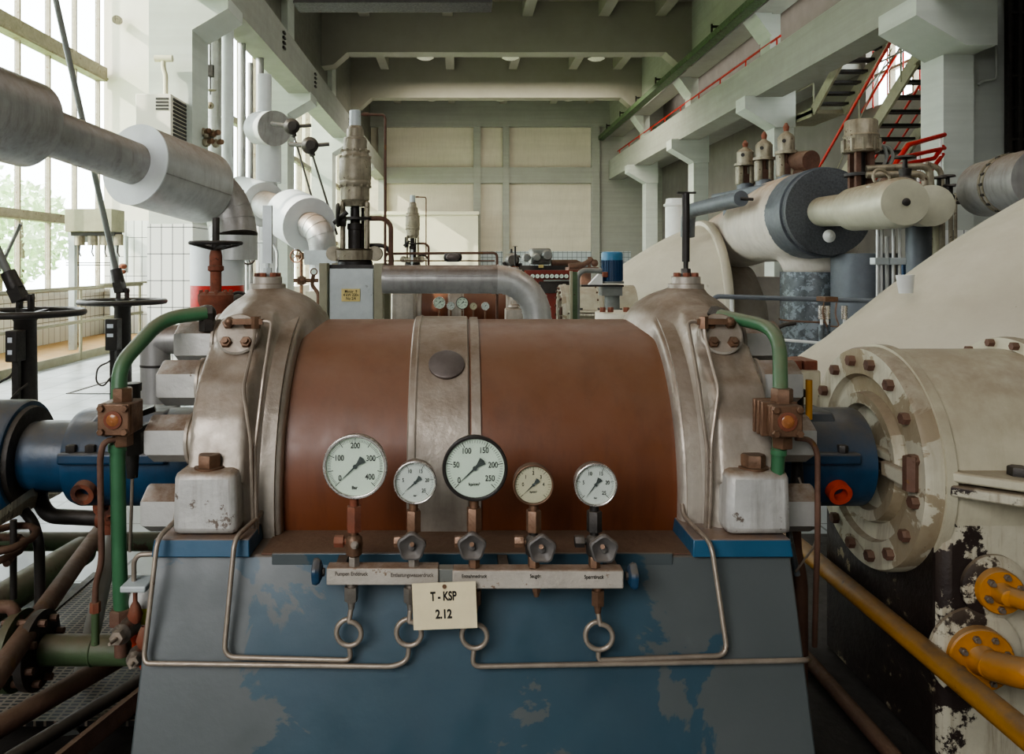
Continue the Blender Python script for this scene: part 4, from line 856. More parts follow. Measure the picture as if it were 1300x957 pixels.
# exhaust hood behind it
hood = thing('turbine_hood', (3.0, 4.2, 0), 'huge smooth cream turbine hood rising at the right edge', 'turbine hood', 'turbine hoods')
hp_ = [(1.72, 0.02), (1.76, 0.10), (1.85, 0.16), (2.0, 0.255), (2.2, 0.40), (2.4, 0.545), (2.6, 0.68), (2.8, 0.81), (3.0, 0.93), (3.2, 1.04), (3.4, 1.13), (3.55, 1.19), (3.66, 1.225)]
MB().lathe([(x - 1.7, r) for x, r in hp_], (1.7, 4.2, 0.817), (1, 0, 0), 96).build('shell', 'hood', hood)
MB().lathe([(0, 1.0), (0, 1.285), (0.03, 1.30), (0.09, 1.30), (0.12, 1.285), (0.12, 1.0)], (3.66, 4.2, 0.817), (1, 0, 0), 96).build('rim_flange', 'hood', hood)
q = Vector((3.38, 4.2 - 0.93 - 0.05, 0.98)); d = Vector((-0.35, -0.93, 0.15)).normalized()
cv = MB().cyl(q - d * 0.12, q + d * 0.09, 0.245, n=48).build('round_cover', 'hood', hood)
a_, u_, v_ = basis(d)
for k in range(10):
    rr2 = 0.19 if k < 7 else 0.07; th = 2 * PI * k / (7 if k < 7 else 3)
    c = q + d * 0.09 + (u_ * math.cos(th) + v_ * math.sin(th)) * rr2
    MB().nut(c, c + d * 0.03, 0.02).build('cover_bolt', 'hood', cv)
MB().cyl(P(1150, 372, 3.9), P(1149, 349, 3.9), 0.032, 0.042, 20).build('plug_cup', 'whitecan', hood)
MB().box((2.6, 3.6, 0), (3.7, 4.8, 0.4)).build('support', 'hood', hood)
# ------------------------------------------------------------------ repeats farther down the hall (second unit, 7.9 m on)
UD = (0, 7.9, 0)
dup(pump, UD, 'second red-brown barrel pump, seen over the top of the front pump')
gl = ['far large pressure gauge, left of the second pump\'s two large gauges', 'far small gauge between the second pump\'s large gauges', 'far large pressure gauge, right of the second pump\'s two large gauges', 'far small gauge second from right at the second pump', 'far small gauge at the right end of the second pump\'s row']
for g_, l_ in zip(G, gl):
    o = dup(g_, UD, l_, 'pressure gauges of the second pump')
bs2 = dup(base, UD, 'blue base frame under the second barrel pump')
t = thing('gauge_manifold', (0.03, 9.78, 0.6), 'grey gauge bar of the second pump, hidden low behind the front pump', 'manifold')
MB().box((-0.32, 9.765, 0.69), (0.39, 9.805, 0.735)).build('bar', 'bar', t)
for gx in (-0.2475, -0.105, 0.037, 0.175, 0.3235): MB().cyl((gx, 9.785, 0.73), (gx, 9.785, 0.875), 0.012, n=10).build('riser', 'brass', t)
MB().box((-0.3, 9.8, 0.70), (0.37, 9.88, 0.725)).build('bracket', 'darksteel', t)
dup(tb, UD, 'far cream bearing casing with flanges beside the second pump')
dup(hood, UD, 'far cream turbine hood with round bolted cover')

# ------------------------------------------------------------------ valve tower with actuator
tx = -0.845
tw = thing('valve_actuator', (tx, 6.4, 0.0), 'tall grimy valve actuator standing on the grey cabinet frame', 'valve actuator', 'valve actuators')
zz = lambda y: EYE + (VY - y) * 6.4 / F
k = 6.4 / F
def tl(pr): return [(zz(y), r * k) for y, r in pr]
def tlathe(pr, n=40): return MB().lathe(tl(pr), (tx, 6.4, 0), (0, 0, 1), n)
tlathe([(330, 26), (318, 27)]).lathe(tl([(318, 24), (316, 27), (343 - 5, 27)][:2]), (tx, 6.4, 0), (0, 0, 1), 40).build('flange', 'grimy', tw)
tlathe([(343, 21), (340, 22), (332, 22), (330, 20)]).build('neck', 'darksteel', tw)
for s in (-1, 1): MB().lathe([(-0.05, 0.06), (0.05, 0.06)], (tx + s * 0.165, 6.37, zz(322)), (0, 1, 0), 20).build('clamp_screw', 'grimy', tw)
for s in (-1, 1): MB().box((tx + s * 13 * k, 6.34, zz(318)), (tx + s * 18 * k, 6.44, zz(256))).build('yoke_post', 'grimy', tw, bevel=0.01)
for s in (-1, 1): MB().box((tx + s * 7 * k - 0.012, 6.52, zz(318)), (tx + s * 7 * k + 0.012, 6.56, zz(262))).build('guide_rod', 'darksteel', tw)
tlathe([(316, 9), (292, 9), (291, 10), (284, 10), (283, 6), (262, 5), (256, 12)]).build('spindle', 'darksteel', tw)
tlathe([(279, 20), (276, 20)]).build('yoke_ring', 'darksteel', tw)
tlathe([(262, 13), (258, 14), (254, 18), (238, 18), (237, 19), (233, 20), (231, 20), (230, 19.5), (226, 20.5), (220, 20), (205, 20), (204, 19.5), (200, 20), (199, 18.5), (196, 17), (193, 17), (192, 15), (178, 15), (177, 14), (175, 14), (174, 11), (164, 10.5), (163, 9), (160, 8)]).build('cylinder', 'grimy', tw)
tlathe([(163, 7.5), (141, 7.2), (140, 6)]).build('cap', 'cabinet', tw)
for y in (237, 200, 192):
    for j in range(12):
        a_ = 2 * PI * j / 12; MB().nut((tx + math.cos(a_) * 19 * k * (0.9 if y == 192 else 1), 6.4 + math.sin(a_) * 19 * k * (0.9 if y == 192 else 1), zz(y + 1.5)), (tx + math.cos(a_) * 19 * k * (0.9 if y == 192 else 1), 6.4 + math.sin(a_) * 19 * k * (0.9 if y == 192 else 1), zz(y - 1.5)), 0.012).build('housing_bolt', 'grimy', tw)
hw_ = MB().torus((tx - 0.125, 6.3, zz(274)), (1, 0.1, 0), 0.085, 0.014, 24, 8).build('side_wheel', 'darksteel', tw)
MB().cyl((tx - 0.13, 6.35, zz(280)), (tx - 0.07, 6.35, zz(280)), 0.05, n=16).cyl((tx - 0.16, 6.3, zz(284)), (tx - 0.05, 6.3, zz(270)), 0.02, n=10).build('side_gear', 'darksteel', tw)
MB().tube([(tx + 8 * k, 6.4, zz(145)), (tx + 36 * k, 6.4, zz(146)), (tx + 38 * k, 6.4, zz(150)), (tx + 38 * k, 6.4, zz(343))], 0.011, 10, 0.05).cyl((tx + 10 * k, 6.4, zz(145)), (tx + 17 * k, 6.4, zz(145)), 0.016, n=10).build('leak_tube', 'rustpipe', tw)
MB().tube([(tx + 17 * k, 6.42, zz(277)), (tx + 36 * k, 6.42, zz(277)), (tx + 45 * k, 6.42, zz(285)), (tx + 45 * k, 6.42, zz(343))], 0.020, 12, 0.08).build('loop_tube', 'rustpipe', tw)
MB().tube([(tx + 17 * k, 6.5, zz(311)), (tx + 36 * k, 6.5, zz(311)), (tx + 45 * k, 6.5, zz(322)), (tx + 45 * k, 6.5, zz(343))], 0.018, 12, 0.08).build('loop_tube', 'darksteel', tw)
# grey cabinet frame beneath the tower
cab = thing('valve_cabinet', (tx, 6.4, 0), 'grey sheet cabinet in an olive frame with a yellowed label plate', 'cabinet')
a = P(418, 405, 6.1); c = P(474, 341, 6.1)
MB().box((a.x, 6.1, 0.0), (c.x, 6.75, c.z)).build('sheet', 'cabinet', cab, bevel=0.006)
for x0, x1 in ((405, 415), (474.5, 486)):
    MB().box((P(x0, 0, 6.05).x, 6.05, 0), (P(x1, 0, 6.05).x, 6.18, P(0, 334, 6.05).z)).build('frame_post', 'olive', cab, bevel=0.004)
    MB().box((P(x0, 0, 6.05).x, 6.65, 0), (P(x1, 0, 6.05).x, 6.78, P(0, 334, 6.05).z)).build('frame_post', 'olive', cab, bevel=0.004)
MB().box((P(405, 0, 6.05).x, 6.2, P(0, 341, 6.05).z), (P(486, 0, 6.05).x, 6.62, P(0, 336, 6.05).z)).build('top_plate', 'darksteel', cab)
lb = MB().box((P(433.5, 0, 6.09).x, 6.085, P(0, 382.5, 6.09).z), (P(457, 0, 6.09).x, 6.098, P(0, 366.5, 6.09).z)).build('label_plate', 'labelyel', cab)
tm = MB()
for s_, y_ in (('Motor  9', 370), ('4 kW 220v', 374.5), ('No 2/4', 379)): tm.text(s_, 0.031, P(445.5, y_, 6.084), sx=0.85)
tm.build('lettering', 'ink', lb)
dup(tw, UD, 'distant valve actuator, the smaller one against the ivory low wall')
t = thing('valve_cabinet', (tx, 14.3, 0), 'far grey cabinet under the distant valve actuator', 'cabinet')
MB().box((tx - 0.18, 14.0, 0), (tx + 0.18, 14.65, P(0, 341, 6.1).z)).build('sheet', 'cabinet', t)

# ------------------------------------------------------------------ clad pipe behind the front pump with an elbow
pz = lambda y, Y_: P(0, y, Y_).z
t = thing('clad_pipe', P(580, 372, 6.0), 'aluminium-clad pipe with segmented elbow bending down behind the pump', 'pipe')
Yp = 6.0; zc = pz(354.5, Yp); r_ = 18 * Yp / F
MB().cyl((P(486, 0, Yp).x, Yp, zc), (P(632, 0, Yp).x, Yp, zc), r_, n=40).build('straight', 'lagdull', t)
MB().lathe([(0, r_ + 0.004), (0.03, r_ + 0.004)], (P(624, 0, Yp).x, Yp, zc), (1, 0, 0), 40).box((P(489, 0, Yp).x, Yp - r_ - 0.004, zc + 0.026), (P(630, 0, Yp).x, Yp - r_ + 0.03, zc + 0.033)).build('seam', 'lagdull', t)
cxb = P(632, 0, Yp).x; Rb = 50 * Yp / F; seg = 7
def ep(q): return Vector((cxb + Rb * math.sin(q), Yp, zc - Rb + Rb * math.cos(q)))
clad_elbow(lambda u: ep(u * PI / 2), r_, seg).build('elbow', 'lag', t)
e1 = ep(PI / 2); MB().cyl(e1, (e1.x, e1.y, 0.0), r_, n=40).build('drop', 'lag', t)
# pipe rails over the pump gallery
t = thing('pipe_railing', P(560, 330, 6.9), 'thin brown pipe frame spanning behind the front pump', 'railing')
MB().tube([(P(489, 0, 6.9).x, 6.9, 0), P(489, 322, 6.9), P(631, 321, 6.9), (P(631, 0, 6.9).x, 6.9, 0)], 0.012, 10, 0.04).tube([P(489, 331, 6.95), P(628, 331, 6.95)], 0.006, 8).build('rails', 'rustpipe', t)
t = thing('bulkhead_lamp', P(575, 332, 6.85), 'dark oval bulkhead lamp on the brown pipe frame', 'lamp')
p = P(575, 326.5, 6.88)
MB().box((p.x - 0.08, 6.81, p.z - 0.04), (p.x + 0.08, 6.895, p.z + 0.04)).build('body', 'darksteel', t, bevel=0.03)
MB().sph((p.x, 6.80, p.z), 0.05, (1.2, 0.4, 0.7), 16, 10).build('lens', 'plate', t)
# silver casing pieces glimpsed under the clad pipe
for x0, x1, lab in ((497, 526, 'cracked silver casing block left of the second pump'), (642, 664, 'small silver casing block under the clad elbow')):
    a = P(x0, 420, 8.6); c = P(x1, 372 if x0 < 600 else 392, 8.6)
    t = MB().box((a.x, 8.6, 0.0), (c.x, 8.85, c.z)).lathe([(0, 0.06), (0.03, 0.06), (0.05, 0.03)], ((a.x + c.x) / 2, 8.72, c.z), (0, 0, 1), 20).build('casing_block', 'silver', bevel=0.02, label=lab, cat='casing')
# ------------------------------------------------------------------ far machinery in the middle
Yr = 16.0
t = thing('control_board', P(705, 380, Yr), 'orange-red gauge panel with a row of white dials far down the hall', 'gauge panel')
a = P(668, 405, Yr); c = P(736, 343, Yr); MB().box((a.x, Yr, 0), (c.x, Yr + 0.5, c.z)).build('board', 'redpanel', t)
MB().box((P(690, 0, Yr).x, Yr - 0.12, pz(357, Yr)), (P(733, 0, Yr).x, Yr - 0.02, pz(355, Yr))).build('ledge', 'greyp', t)
MB().box((P(684, 0, Yr).x, Yr - 0.05, pz(372, Yr)), (P(736, 0, Yr).x, Yr, pz(357.5, Yr))).build('lower_strip', 'darksteel', t)
for j in range(8):
    p = P(676 + 6.1 * j, 350.5, Yr - 0.02); q = MB().lathe([(0, 0.047), (0.03, 0.047)], p, (0, -1, 0), 20).build('dial', 'dial', t)
    MB().ring(p + Vector((0, -0.03, 0)), (0, -1, 0), 0.05, 0.043, 0.01, 20).bar(p + Vector((-0.02, -0.035, -0.02)), p + Vector((0.012, -0.035, 0.012)), 0.006, 0.004, up=(0, 1, 0)).build('rim', 'blackrim', q)
Yq = 17.0
t = thing('gearbox', P(700, 350, Yq), 'big grey gearbox with side housings beyond the gauge panel', 'gearbox')
c = P(688, 328, Yq); kq = Yq / F
MB().box(P(674, 336, Yq), P(700, 315, Yq) + Vector((0, 0.6, 0))).build('case', 'greyp', t, bevel=0.05)
for x, y, r in ((694, 324, 6.5), (681, 327, 5), (668, 327, 5)): MB().lathe([(0, r * kq), (0.16, r * kq), (0.2, r * kq * 0.8), (0.2, r * kq * .4)], P(x, y, Yq), (0, -1, 0), 24).build('side_cover', 'greyp', t)
MB().box(P(655, 345, Yq), P(735, 337, Yq) + Vector((0, 0.9, 0))).build('deck', 'darksteel', t)
MB().lathe([(0, 5.5 * kq), (32 * kq, 5.5 * kq), (38 * kq, 3 * kq)], P(700, 335, Yq + .3), (1, 0, 0), 20).build('shaft_cover', 'rustpipe', t)
MB().box(P(684, 340, Yq - .05), P(690, 336, Yq - .05) + Vector((0, .05, 0))).build('name_plate', 'labelyel', t)
MB().box((P(655, 0, Yq).x, Yq + 0.02, 0), (P(735, 0, Yq).x, Yq + .85, pz(345, Yq))).build('stand', 'darksteel', t)
t = thing('oil_pump_set', P(652, 340, Yq), 'dark pump set with hand lever left of the grey gearbox', 'pump')
MB().lathe([(0, 0.12), (0.1, 0.15), (0.3, 0.1)], P(650, 330, Yq - .5), (0, -1, 0), 20).cyl(P(638, 335, Yq - .5), P(660, 325, Yq - .5), 0.03, n=10).cyl(P(649, 338, Yq - .5), P(649, 316, Yq - .5), 0.025, n=10).box(P(640, 338, Yq - .6), P(663, 334, Yq - .6) + Vector((0, .3, 0))).box((P(645, 0, Yq - .6).x, Yq - .6, 0), P(660, 336, Yq - .6) + Vector((0, .3, 0))).build('body', 'darksteel', t)
t = thing('rusty_valve_group', P(745, 340, 15.0), 'rusty brown valves and pipes left of the blue motor', 'valves')
MB().tube([P(722, 338, 15), P(742, 336, 15), P(752, 328, 15)], 0.05, 12, 0.1).cyl(P(748, 345, 15), P(748, 326, 15), 0.03, n=10).sph(P(755, 334, 15), 0.07).box(P(722, 343, 15), P(760, 339, 15) + Vector((0, .5, 0))).box((P(738, 0, 15).x, 15.0, 0), P(750, 341, 15) + Vector((0, .4, 0))).build('body', 'rustpipe', t)
Ym = 9.4; km = Ym / F
mt = thing('electric_motor', P(777, 360, Ym), 'upright blue electric motor with pale blue cap', 'motor')
mc = P(777, 357, Ym)
MB().lathe([(0, 12.6 * km), (28 * km, 12.6 * km)], mc, (0, 0, 1), 40).build('body', 'bluemotor', mt)
for j in range(26):
    a_ = 2 * PI * j / 26; d = Vector((math.cos(a_), math.sin(a_), 0)); MB().bar(mc + d * 12.6 * km + Vector((0, 0, 1 * km)), mc + d * 12.6 * km + Vector((0, 0, 27 * km)), 0.008, 0.02, up=d).build('fin', 'bluemotor', mt)
MB().lathe([(0, 13.4 * km), (8.5 * km, 13.4 * km), (10.5 * km, 12 * km), (11 * km, 9 * km)], mc + Vector((0, 0, 26.5 * km)), (0, 0, 1), 40).build('cap', 'bluecap', mt)
MB().box(P(765, 352, Ym - 13 * km), P(772, 345, Ym - 13 * km) + Vector((0, .05, 0))).build('terminal_box', 'rust', mt, bevel=0.01)
MB().cyl(mc, mc - Vector((0, 0, 3 * km)), 15 * km, n=32).box((mc.x - 0.14, Ym - 0.12, pz(375, Ym)), (mc.x + 0.1, Ym + .12, pz(361, Ym))).cyl((mc.x, Ym, pz(374, Ym)), (mc.x, Ym, 0.0), 0.09).build('stand', 'greyp', mt)
t = thing('motor_shelf', P(750, 360, 9.2), 'dark shelf with bent grey pipe beside the blue motor', 'shelf')
MB().box(P(738, 364, 9.25), P(792, 361.5, 9.25) + Vector((0, .16, 0))).build('top', 'darksteel', t)
MB().tube([P(733, 420, 9.2), P(733, 350, 9.2), P(740, 343, 9.2), P(764, 344, 9.2)], 0.03, 12, 0.1).build('pipe', 'greyp', t)
MB().prism([P(747, 362, 9.3), P(760, 348, 9.3), P(765, 348, 9.3), P(765, 362, 9.3)], (0, .1, 0)).build('gusset', 'whitecan', t)
t = thing('green_post', P(729, 420, 8.4), 'narrow post with dark green side standing right of the clad elbow', 'post')
MB().box((P(724, 0, 8.4).x, 8.4, 0), P(727, 344, 8.4) + Vector((0, .06, 0))).build('flat', 'olive', t); MB().box((P(727, 0, 8.42).x, 8.42, 0), P(733, 345, 8.42) + Vector((0, .06, 0))).build('side', 'greendark', t)
t = thing('hood_flange', P(790, 400, 7.6), 'cream flange with rusty nuts at the foot of the far hood', 'flange')
MB().lathe([(0, 38 * .0076), (9 * .0076, 38 * .0076), (10 * .0076, 36 * .0076)], P(793, 405, 7.8), (0, 0, 1), 40).build('ring', 'hood', t)
for x in (765, 775, 795, 812): MB().nut(P(x, 396, 7.62), P(x, 390, 7.62), 0.03).build('nut', 'rust', t)
MB().cyl(P(793, 405, 7.8), (P(793, 0, 7.8).x, 7.8, 0.0), 0.2).build('stem', 'hood', t)
# ------------------------------------------------------------------ left side: hand wheels and slanting drive rods
def wheel(name, x, Y_, zw, r, label, rod_to, rim=0.024):
    t = thing(name, (x, Y_, 0), label, 'valve', 'floor valve pedestals with hand wheels')
    MB().torus((x, Y_, zw), (0, 0, 1), r, rim, 48, 12).build('hand_wheel', 'darksteel', t)
    sp = MB()
    for j in range(5):
        a_ = 2 * PI * j / 5 + 0.4; sp.bar((x, Y_, zw - 0.02), (x + math.cos(a_) * r, Y_ + math.sin(a_) * r, zw), 0.035, 0.018)
    sp.cyl((x, Y_, zw - 0.05), (x, Y_, zw + 0.03), 0.06).build('spokes', 'darksteel', t)
    MB().lathe([(0, 0.13), (0.03, 0.13), (0.10, 0.085), (zw - 0.06, 0.072), (zw - 0.03, 0.09), (zw - 0.01, 0.07)], (x, Y_, 0), (0, 0, 1), 24).build('column', 'darksteel', t)
    k0 = Vector((x, Y_, zw + 0.02)); d = (Vector(rod_to) - k0).normalized()
    MB().box((x - 0.05, Y_ - 0.03, zw), (x - 0.03, Y_ + 0.03, zw + 0.13)).box((x + 0.03, Y_ - 0.03, zw), (x + 0.05, Y_ + 0.03, zw + 0.13)).cyl((x - 0.06, Y_, zw + 0.10), (x + 0.06, Y_, zw + 0.10), 0.02, n=10).bar(k0 + d * 0.07, k0 + d * 0.17, 0.10, 0.08).lathe([(0, 0.055), (0.13, 0.05)], k0 + d * 0.16, d, 16).build('joint', 'darksteel', t)
    MB().cyl(k0 + d * 0.25, Vector(rod_to), 0.027, n=14).build('drive_rod', 'greyp', t)
wheel('wheel_valve', -3.03, 5.5, 1.11, 0.37, 'black hand wheel valve with slanting rod nearest the left edge', tuple(P(-34, 250, 5.5)))
wheel('wheel_valve', -3.12, 7.3, 1.10, 0.37, 'black hand wheel valve with long rod rising past the clad pipe', tuple(P(53, -80, 7.3)))
# rusty spindle valve behind the pump's left end
t = thing('spindle_valve', P(274, 420, 4.3), 'rusty brown spindle valve with flat wheel behind the pump\'s left end', 'valve')
Yv = 4.3; kv = Yv / F; c = P(274, 0, Yv); zv = lambda y: EYE + (VY - y) * kv
vl = lambda pr, n=32: MB().lathe([(zv(y), r * kv) for y, r in pr], (c.x, Yv, 0), (0, 0, 1), n)
vl([(415, 16), (395, 17), (382, 22), (374, 22), (373, 21), (371, 20), (370, 10)]).build('bonnet', 'rust', t)
vl([(371, 7), (345, 7), (343, 10), (338, 10), (337, 8), (325, 8), (318, 6.5)]).build('spindle_housing', 'rust', t)
vl([(306, 4.6), (277, 4.6), (276, 4)]).build('spindle', 'darksteel', t)
MB().torus((c.x, Yv, zv(308.5)), (0, 0, 1), 31 * kv, 2.6 * kv, 48, 10).build('hand_wheel', 'darksteel', t)
sp = MB()
for j in range(4):
    a_ = PI / 4 + j * PI / 2; sp.bar((c.x, Yv, zv(317)), (c.x + math.cos(a_) * 31 * kv, Yv + math.sin(a_) * 31 * kv, zv(310)), 0.03, 0.015)
sp.cyl((c.x, Yv, zv(320)), (c.x, Yv, zv(306)), 6 * kv).build('spokes', 'darksteel', t)
MB().cyl((c.x, Yv, 0.0), (c.x, Yv, zv(410)), 15 * kv).build('body', 'greyp', t)
for j in range(10):
    a_ = 2 * PI * j / 10; MB().nut((c.x + math.cos(a_) * 19 * kv, Yv + math.sin(a_) * 19 * kv, zv(374)), (c.x + math.cos(a_) * 19 * kv, Yv + math.sin(a_) * 19 * kv, zv(368)), 0.011).build('bonnet_bolt', 'rust', t)
t = thing('suction_pipe', P(190, 480, 3.3), 'dull clad pipe elbow left of the pump joining the rusty valve', 'pipe')
Ye = 3.6; ke = Ye / F
MB().tube([P(255, 430, Ye), P(197, 431, Ye), P(198, 520, Ye), P(240, 590, Ye - .2), P(240, 700, Ye - .2) - Vector((0, 0, .3))], 18.5 * ke, 28, 0.035).build('elbow', 'lagdull', t)
MB().cyl(P(198, 465, Ye), P(198, 462, Ye), 19.4 * ke, n=28).build('seam', 'darksteel', t)
# small black switch boxes on the wheel columns
for px, py, Y_, lab in ((141, 425, 7.0, 'small black switch box beside the long-rod wheel column'), (14, 440, 5.3, 'small black switch box at the left edge beside the wheel column')):
    a = P(px - 8, py + 20, Y_); c = P(px + 7, py - 20, Y_)
    t = thing('switch_box', (a.x, Y_, 0.0), lab, 'switch box', 'black switch boxes')
    MB().box((a.x, Y_, a.z), (c.x, Y_ + 0.12, c.z)).build('box', 'darksteel', t, bevel=0.008)
    MB().box((a.x + 0.02, Y_ - 0.004, c.z - 0.08), (c.x - 0.03, Y_, c.z - 0.045)).build('sticker', 'signwhite', t)
    MB().box((a.x + 0.02, Y_ - 0.004, c.z - 0.16), (c.x - 0.03, Y_, c.z - 0.13)).build('sticker', 'signwhite', t)
    MB().tube([((a.x + c.x) / 2, Y_ + .06, a.z), ((a.x + c.x) / 2 - .02, Y_ + .06, a.z - .1), (a.x - .09, Y_ + 0.05, a.z - 0.15), (a.x - .08, Y_, a.z - .28), (a.x, Y_ - .03, a.z - .32), (a.x + 0.08, Y_, a.z - .2), (c.x + 0.05, Y_ + 0.05, a.z - .15)], 0.008, 8, 0.06).build('cable', 'darksteel', t)
    MB().box((a.x + 0.03, Y_ + 0.03, 0), (a.x + 0.07, Y_ + 0.07, a.z)).build('post', 'darksteel', t)
# railing in front of the glazing
rx = -5.72
t = thing('floor_railing', (rx, 11, 0), 'pale tubular railing along the left glazing', 'railing')
for z in (1.085, 0.58): MB().cyl((rx, 6.0, z), (rx, 14.2, z), 0.026, n=12).build('rail', 'olive', t)
for y in (6.4, 8.0, 9.7, 11.9, 14.1): MB().cyl((rx, y, 0), (rx, y, 1.07), 0.024, n=12).build('post', 'olive', t)
MB().box((rx - 0.01, 6.0, 0.0), (rx + 0.01, 14.2, 0.12)).build('kick_plate', 'olive', t)
MB().bar((rx, 12.6, 1.12), (rx, 14.9, 1.12), 0.10, 0.03).build('shelf_board', 'olive', t)
# hydrant gear on the end wall, sign
for x, lab, lst in ((219, 'white pipe with brass valves on the tiled end wall', ((371, 8), (382, 9), (398, 8), (345, 6))), (156, 'short brass valve on the tiled end wall left of the sign', ((338, 8), (345, 6)))):
    Yw = 16.2; t = thing('wall_valve', P(x, 400, Yw), lab, 'valve')
    MB().cyl(P(x + 4, 400 if x > 200 else 346, Yw), P(x + 4, 308 if x > 200 else 300, Yw), 0.045, n=12).build('pipe', 'cabinet', t)
    for y, r in lst: MB().sph(P(x, y, Yw - 0.08), r * 0.0095, (1.1, 0.8, 0.8)).cyl(P(x, y, Yw - 0.1), P(x, y, Yw - 0.25), 0.03, n=10).build('valve_body', 'rust', t)
t = thing('wall_sign', P(202, 370, 16.34), 'white warning sign with blue print on the tiled end wall', 'sign')
MB().box(P(190, 374, 16.34), P(214, 352, 16.34) + Vector((0, .03, 0))).build('board', 'signwhite', t)
sg = MB()
for y, h in ((355.5, 1), (361, 2.4), (365.5, 2.4), (370, 2.4)):
    for j in range(5 if y < 369 else 2):
        x = 193 + 3.9 * j + (6 if y > 369 else 0); sg.box(P(x, y, 16.33), P(x + 3.1, y - h, 16.33) + Vector((0, .012, 0)))
sg.build('print', 'signblue', t)
# relay cupboard on stilts by the glazing
Yb = 13.0
t = thing('relay_cabinet', P(112, 300, Yb), 'grey overhead relay cabinet on posts with rows of hanging connectors', 'cabinet')
def xb(x, Y_=Yb): return P(x, 0, Y_).x
MB().box((xb(82), Yb, pz(294, Yb)), (xb(142), Yb + 0.5, pz(265, Yb))).build('cabinet_body', 'olive', t, bevel=0.01)
MB().box((xb(67), Yb + 0.5, pz(306, Yb)), (xb(82), Yb + 0.8, pz(270, Yb))).build('side_box', 'cabinet', t)
for j in range(4):
    MB().cyl((xb(94 + 16.5 * j), Yb + 0.2, pz(311, Yb)), (xb(94 + 16.5 * j), Yb + 0.2, pz(297, Yb)), 0.08, n=16).build('connector', 'grimy', t)
    MB().tube([(xb(94 + 16.5 * j), Yb + .2, pz(311, Yb)), (xb(93 + 16.5 * j), Yb + .2, pz(320, Yb)), (xb(97 + 16.5 * j), Yb + .15, pz(325, Yb))], 0.012, 6).build('cable_tail', 'darksteel', t)
MB().box((xb(86), Yb + 0.1, pz(299, Yb)), (xb(142), Yb + 0.4, pz(294, Yb))).build('under_strip', 'darksteel', t)
for x in (83, 137): MB().box((xb(x) - 0.05, Yb + 0.2, 0), (xb(x) + 0.05, Yb + 0.3, pz(294, Yb))).build('stilt', 'cabinet', t)
for x in (68, 74): MB().box((xb(x) - 0.04, Yb + 0.6, 0), (xb(x) + 0.03, Yb + 0.66, pz(300, Yb))).build('stilt', 'winframe', t)
for y in (333, 336): MB().box((xb(72), Yb + 0.3, pz(y + 1, Yb)), (xb(137), Yb + 0.34, pz(y, Yb))).build('cross_bar', 'darksteel', t)
# air heater on the left column
Yh = 11.2
t = thing('air_heater', P(200, 178, Yh), 'white louvred air heater box in front of the left column', 'heater')
MB().box((xb(172, Yh), Yh, pz(182, Yh)), (xb(217, Yh), Yh + 0.75, pz(119, Yh))).build('housing', 'wallwhite', t, bevel=0.01)
lv = MB()
for j in range(4): lv.box((xb(198, Yh), Yh - 0.012, pz(139.5 - 4.3 * j, Yh)), (xb(214, Yh), Yh + 0.01, pz(137 - 4.3 * j, Yh)))
lv.build('front_louvre', 'darksteel', t)
lv = MB()
for j in range(11): lv.box((xb(217, Yh) - 0.01, Yh + 0.08, pz(176 - 5 * j, Yh)), (xb(217, Yh) + 0.015, Yh + 0.68, pz(173 - 5 * j, Yh)))
lv.build('side_louvre', 'darksteel', t)
MB().tube([(xb(197, Yh), Yh + .4, pz(119, Yh)), (xb(197, Yh), Yh + .4, pz(86, Yh)), (xb(194, Yh), Yh + .4, pz(78, Yh)), (xb(194, Yh), Yh + .4, pz(68, Yh))], 0.035, 10, 0.06).cyl((xb(183, Yh), Yh + .4, pz(65, Yh)), (xb(206, Yh), Yh + .4, pz(65, Yh)), 0.05, n=16).build('vent_pipe', 'ivorywall', t)
MB().cyl((xb(168, Yh), Yh + .3, pz(180, Yh)), (xb(168, Yh), Yh + .3, pz(126, Yh)), 0.05, n=12).box((xb(165, Yh), Yh + 0.5, pz(195, Yh)), (xb(217, Yh), Yh + 0.75, pz(182, Yh))).build('bracket', 'ivorywall', t)
MB().cyl(P(150, 26, 16.3), P(148, 25, 16.05), 0.09, n=14).build('wall_lamp', 'grimy', label='small round fitting high on the white end wall', cat='lamp')
# big clad steam pipe on the left
t = thing('clad_steam_pipe', P(290, 380, 7.6), 'huge aluminium-clad steam pipe with thick jackets crossing at the left', 'pipe', 'clad steam pipes')
A0 = P(-150, 98, 5.0); A1 = P(36, 158, 6.1); A2 = P(172, 209, 7.05); A3 = P(258, 238, 7.9)
MB().cyl(A0, A1, 0.345, 0.335, 48).build('jacket', 'lagdull', t)
MB().cyl(A1 - (A2 - A1) * 0.3, A2 + (A3 - A2) * 0.2, 0.19, n=48).build('pipe', 'lagdull', t)
dj = (A3 - A2).normalized()
jk = MB().cyl(A2, A3, 0.365, n=56).build('jacket', 'lag', t)
MB().cyl(A2 - dj * 0.012, A2 + dj * 0.002, 0.37, n=56).build('jacket_end', 'lagwhite', jk)
sv = Vector((0.1, -1, 0.0)); sv = (sv - dj * sv.dot(dj)).normalized() * 0.366
MB().bar(A2 + sv, A3 + sv, 0.012, 0.012, up=sv).build('seam', 'lagdull', jk)
E0 = A3 - dj * 0.02; E2 = P(297, 300, 8.0); E1 = P(290, 245, 8.1); seg = 6
def bez(u): return E0 * (1 - u) ** 2 + E1 * 2 * u * (1 - u) + E2 * u * u
clad_elbow(bez, 0.235, seg).build('elbow', 'lagdull', t)
MB().cyl(P(297, 299, 8.0), P(297, 330, 8.0), 0.235, n=40).build('drop', 'lag', t)
t = thing('white_tank', P(275, 400, 8.0), 'white upright insulated vessel with a red band behind the rusty valve', 'vessel')
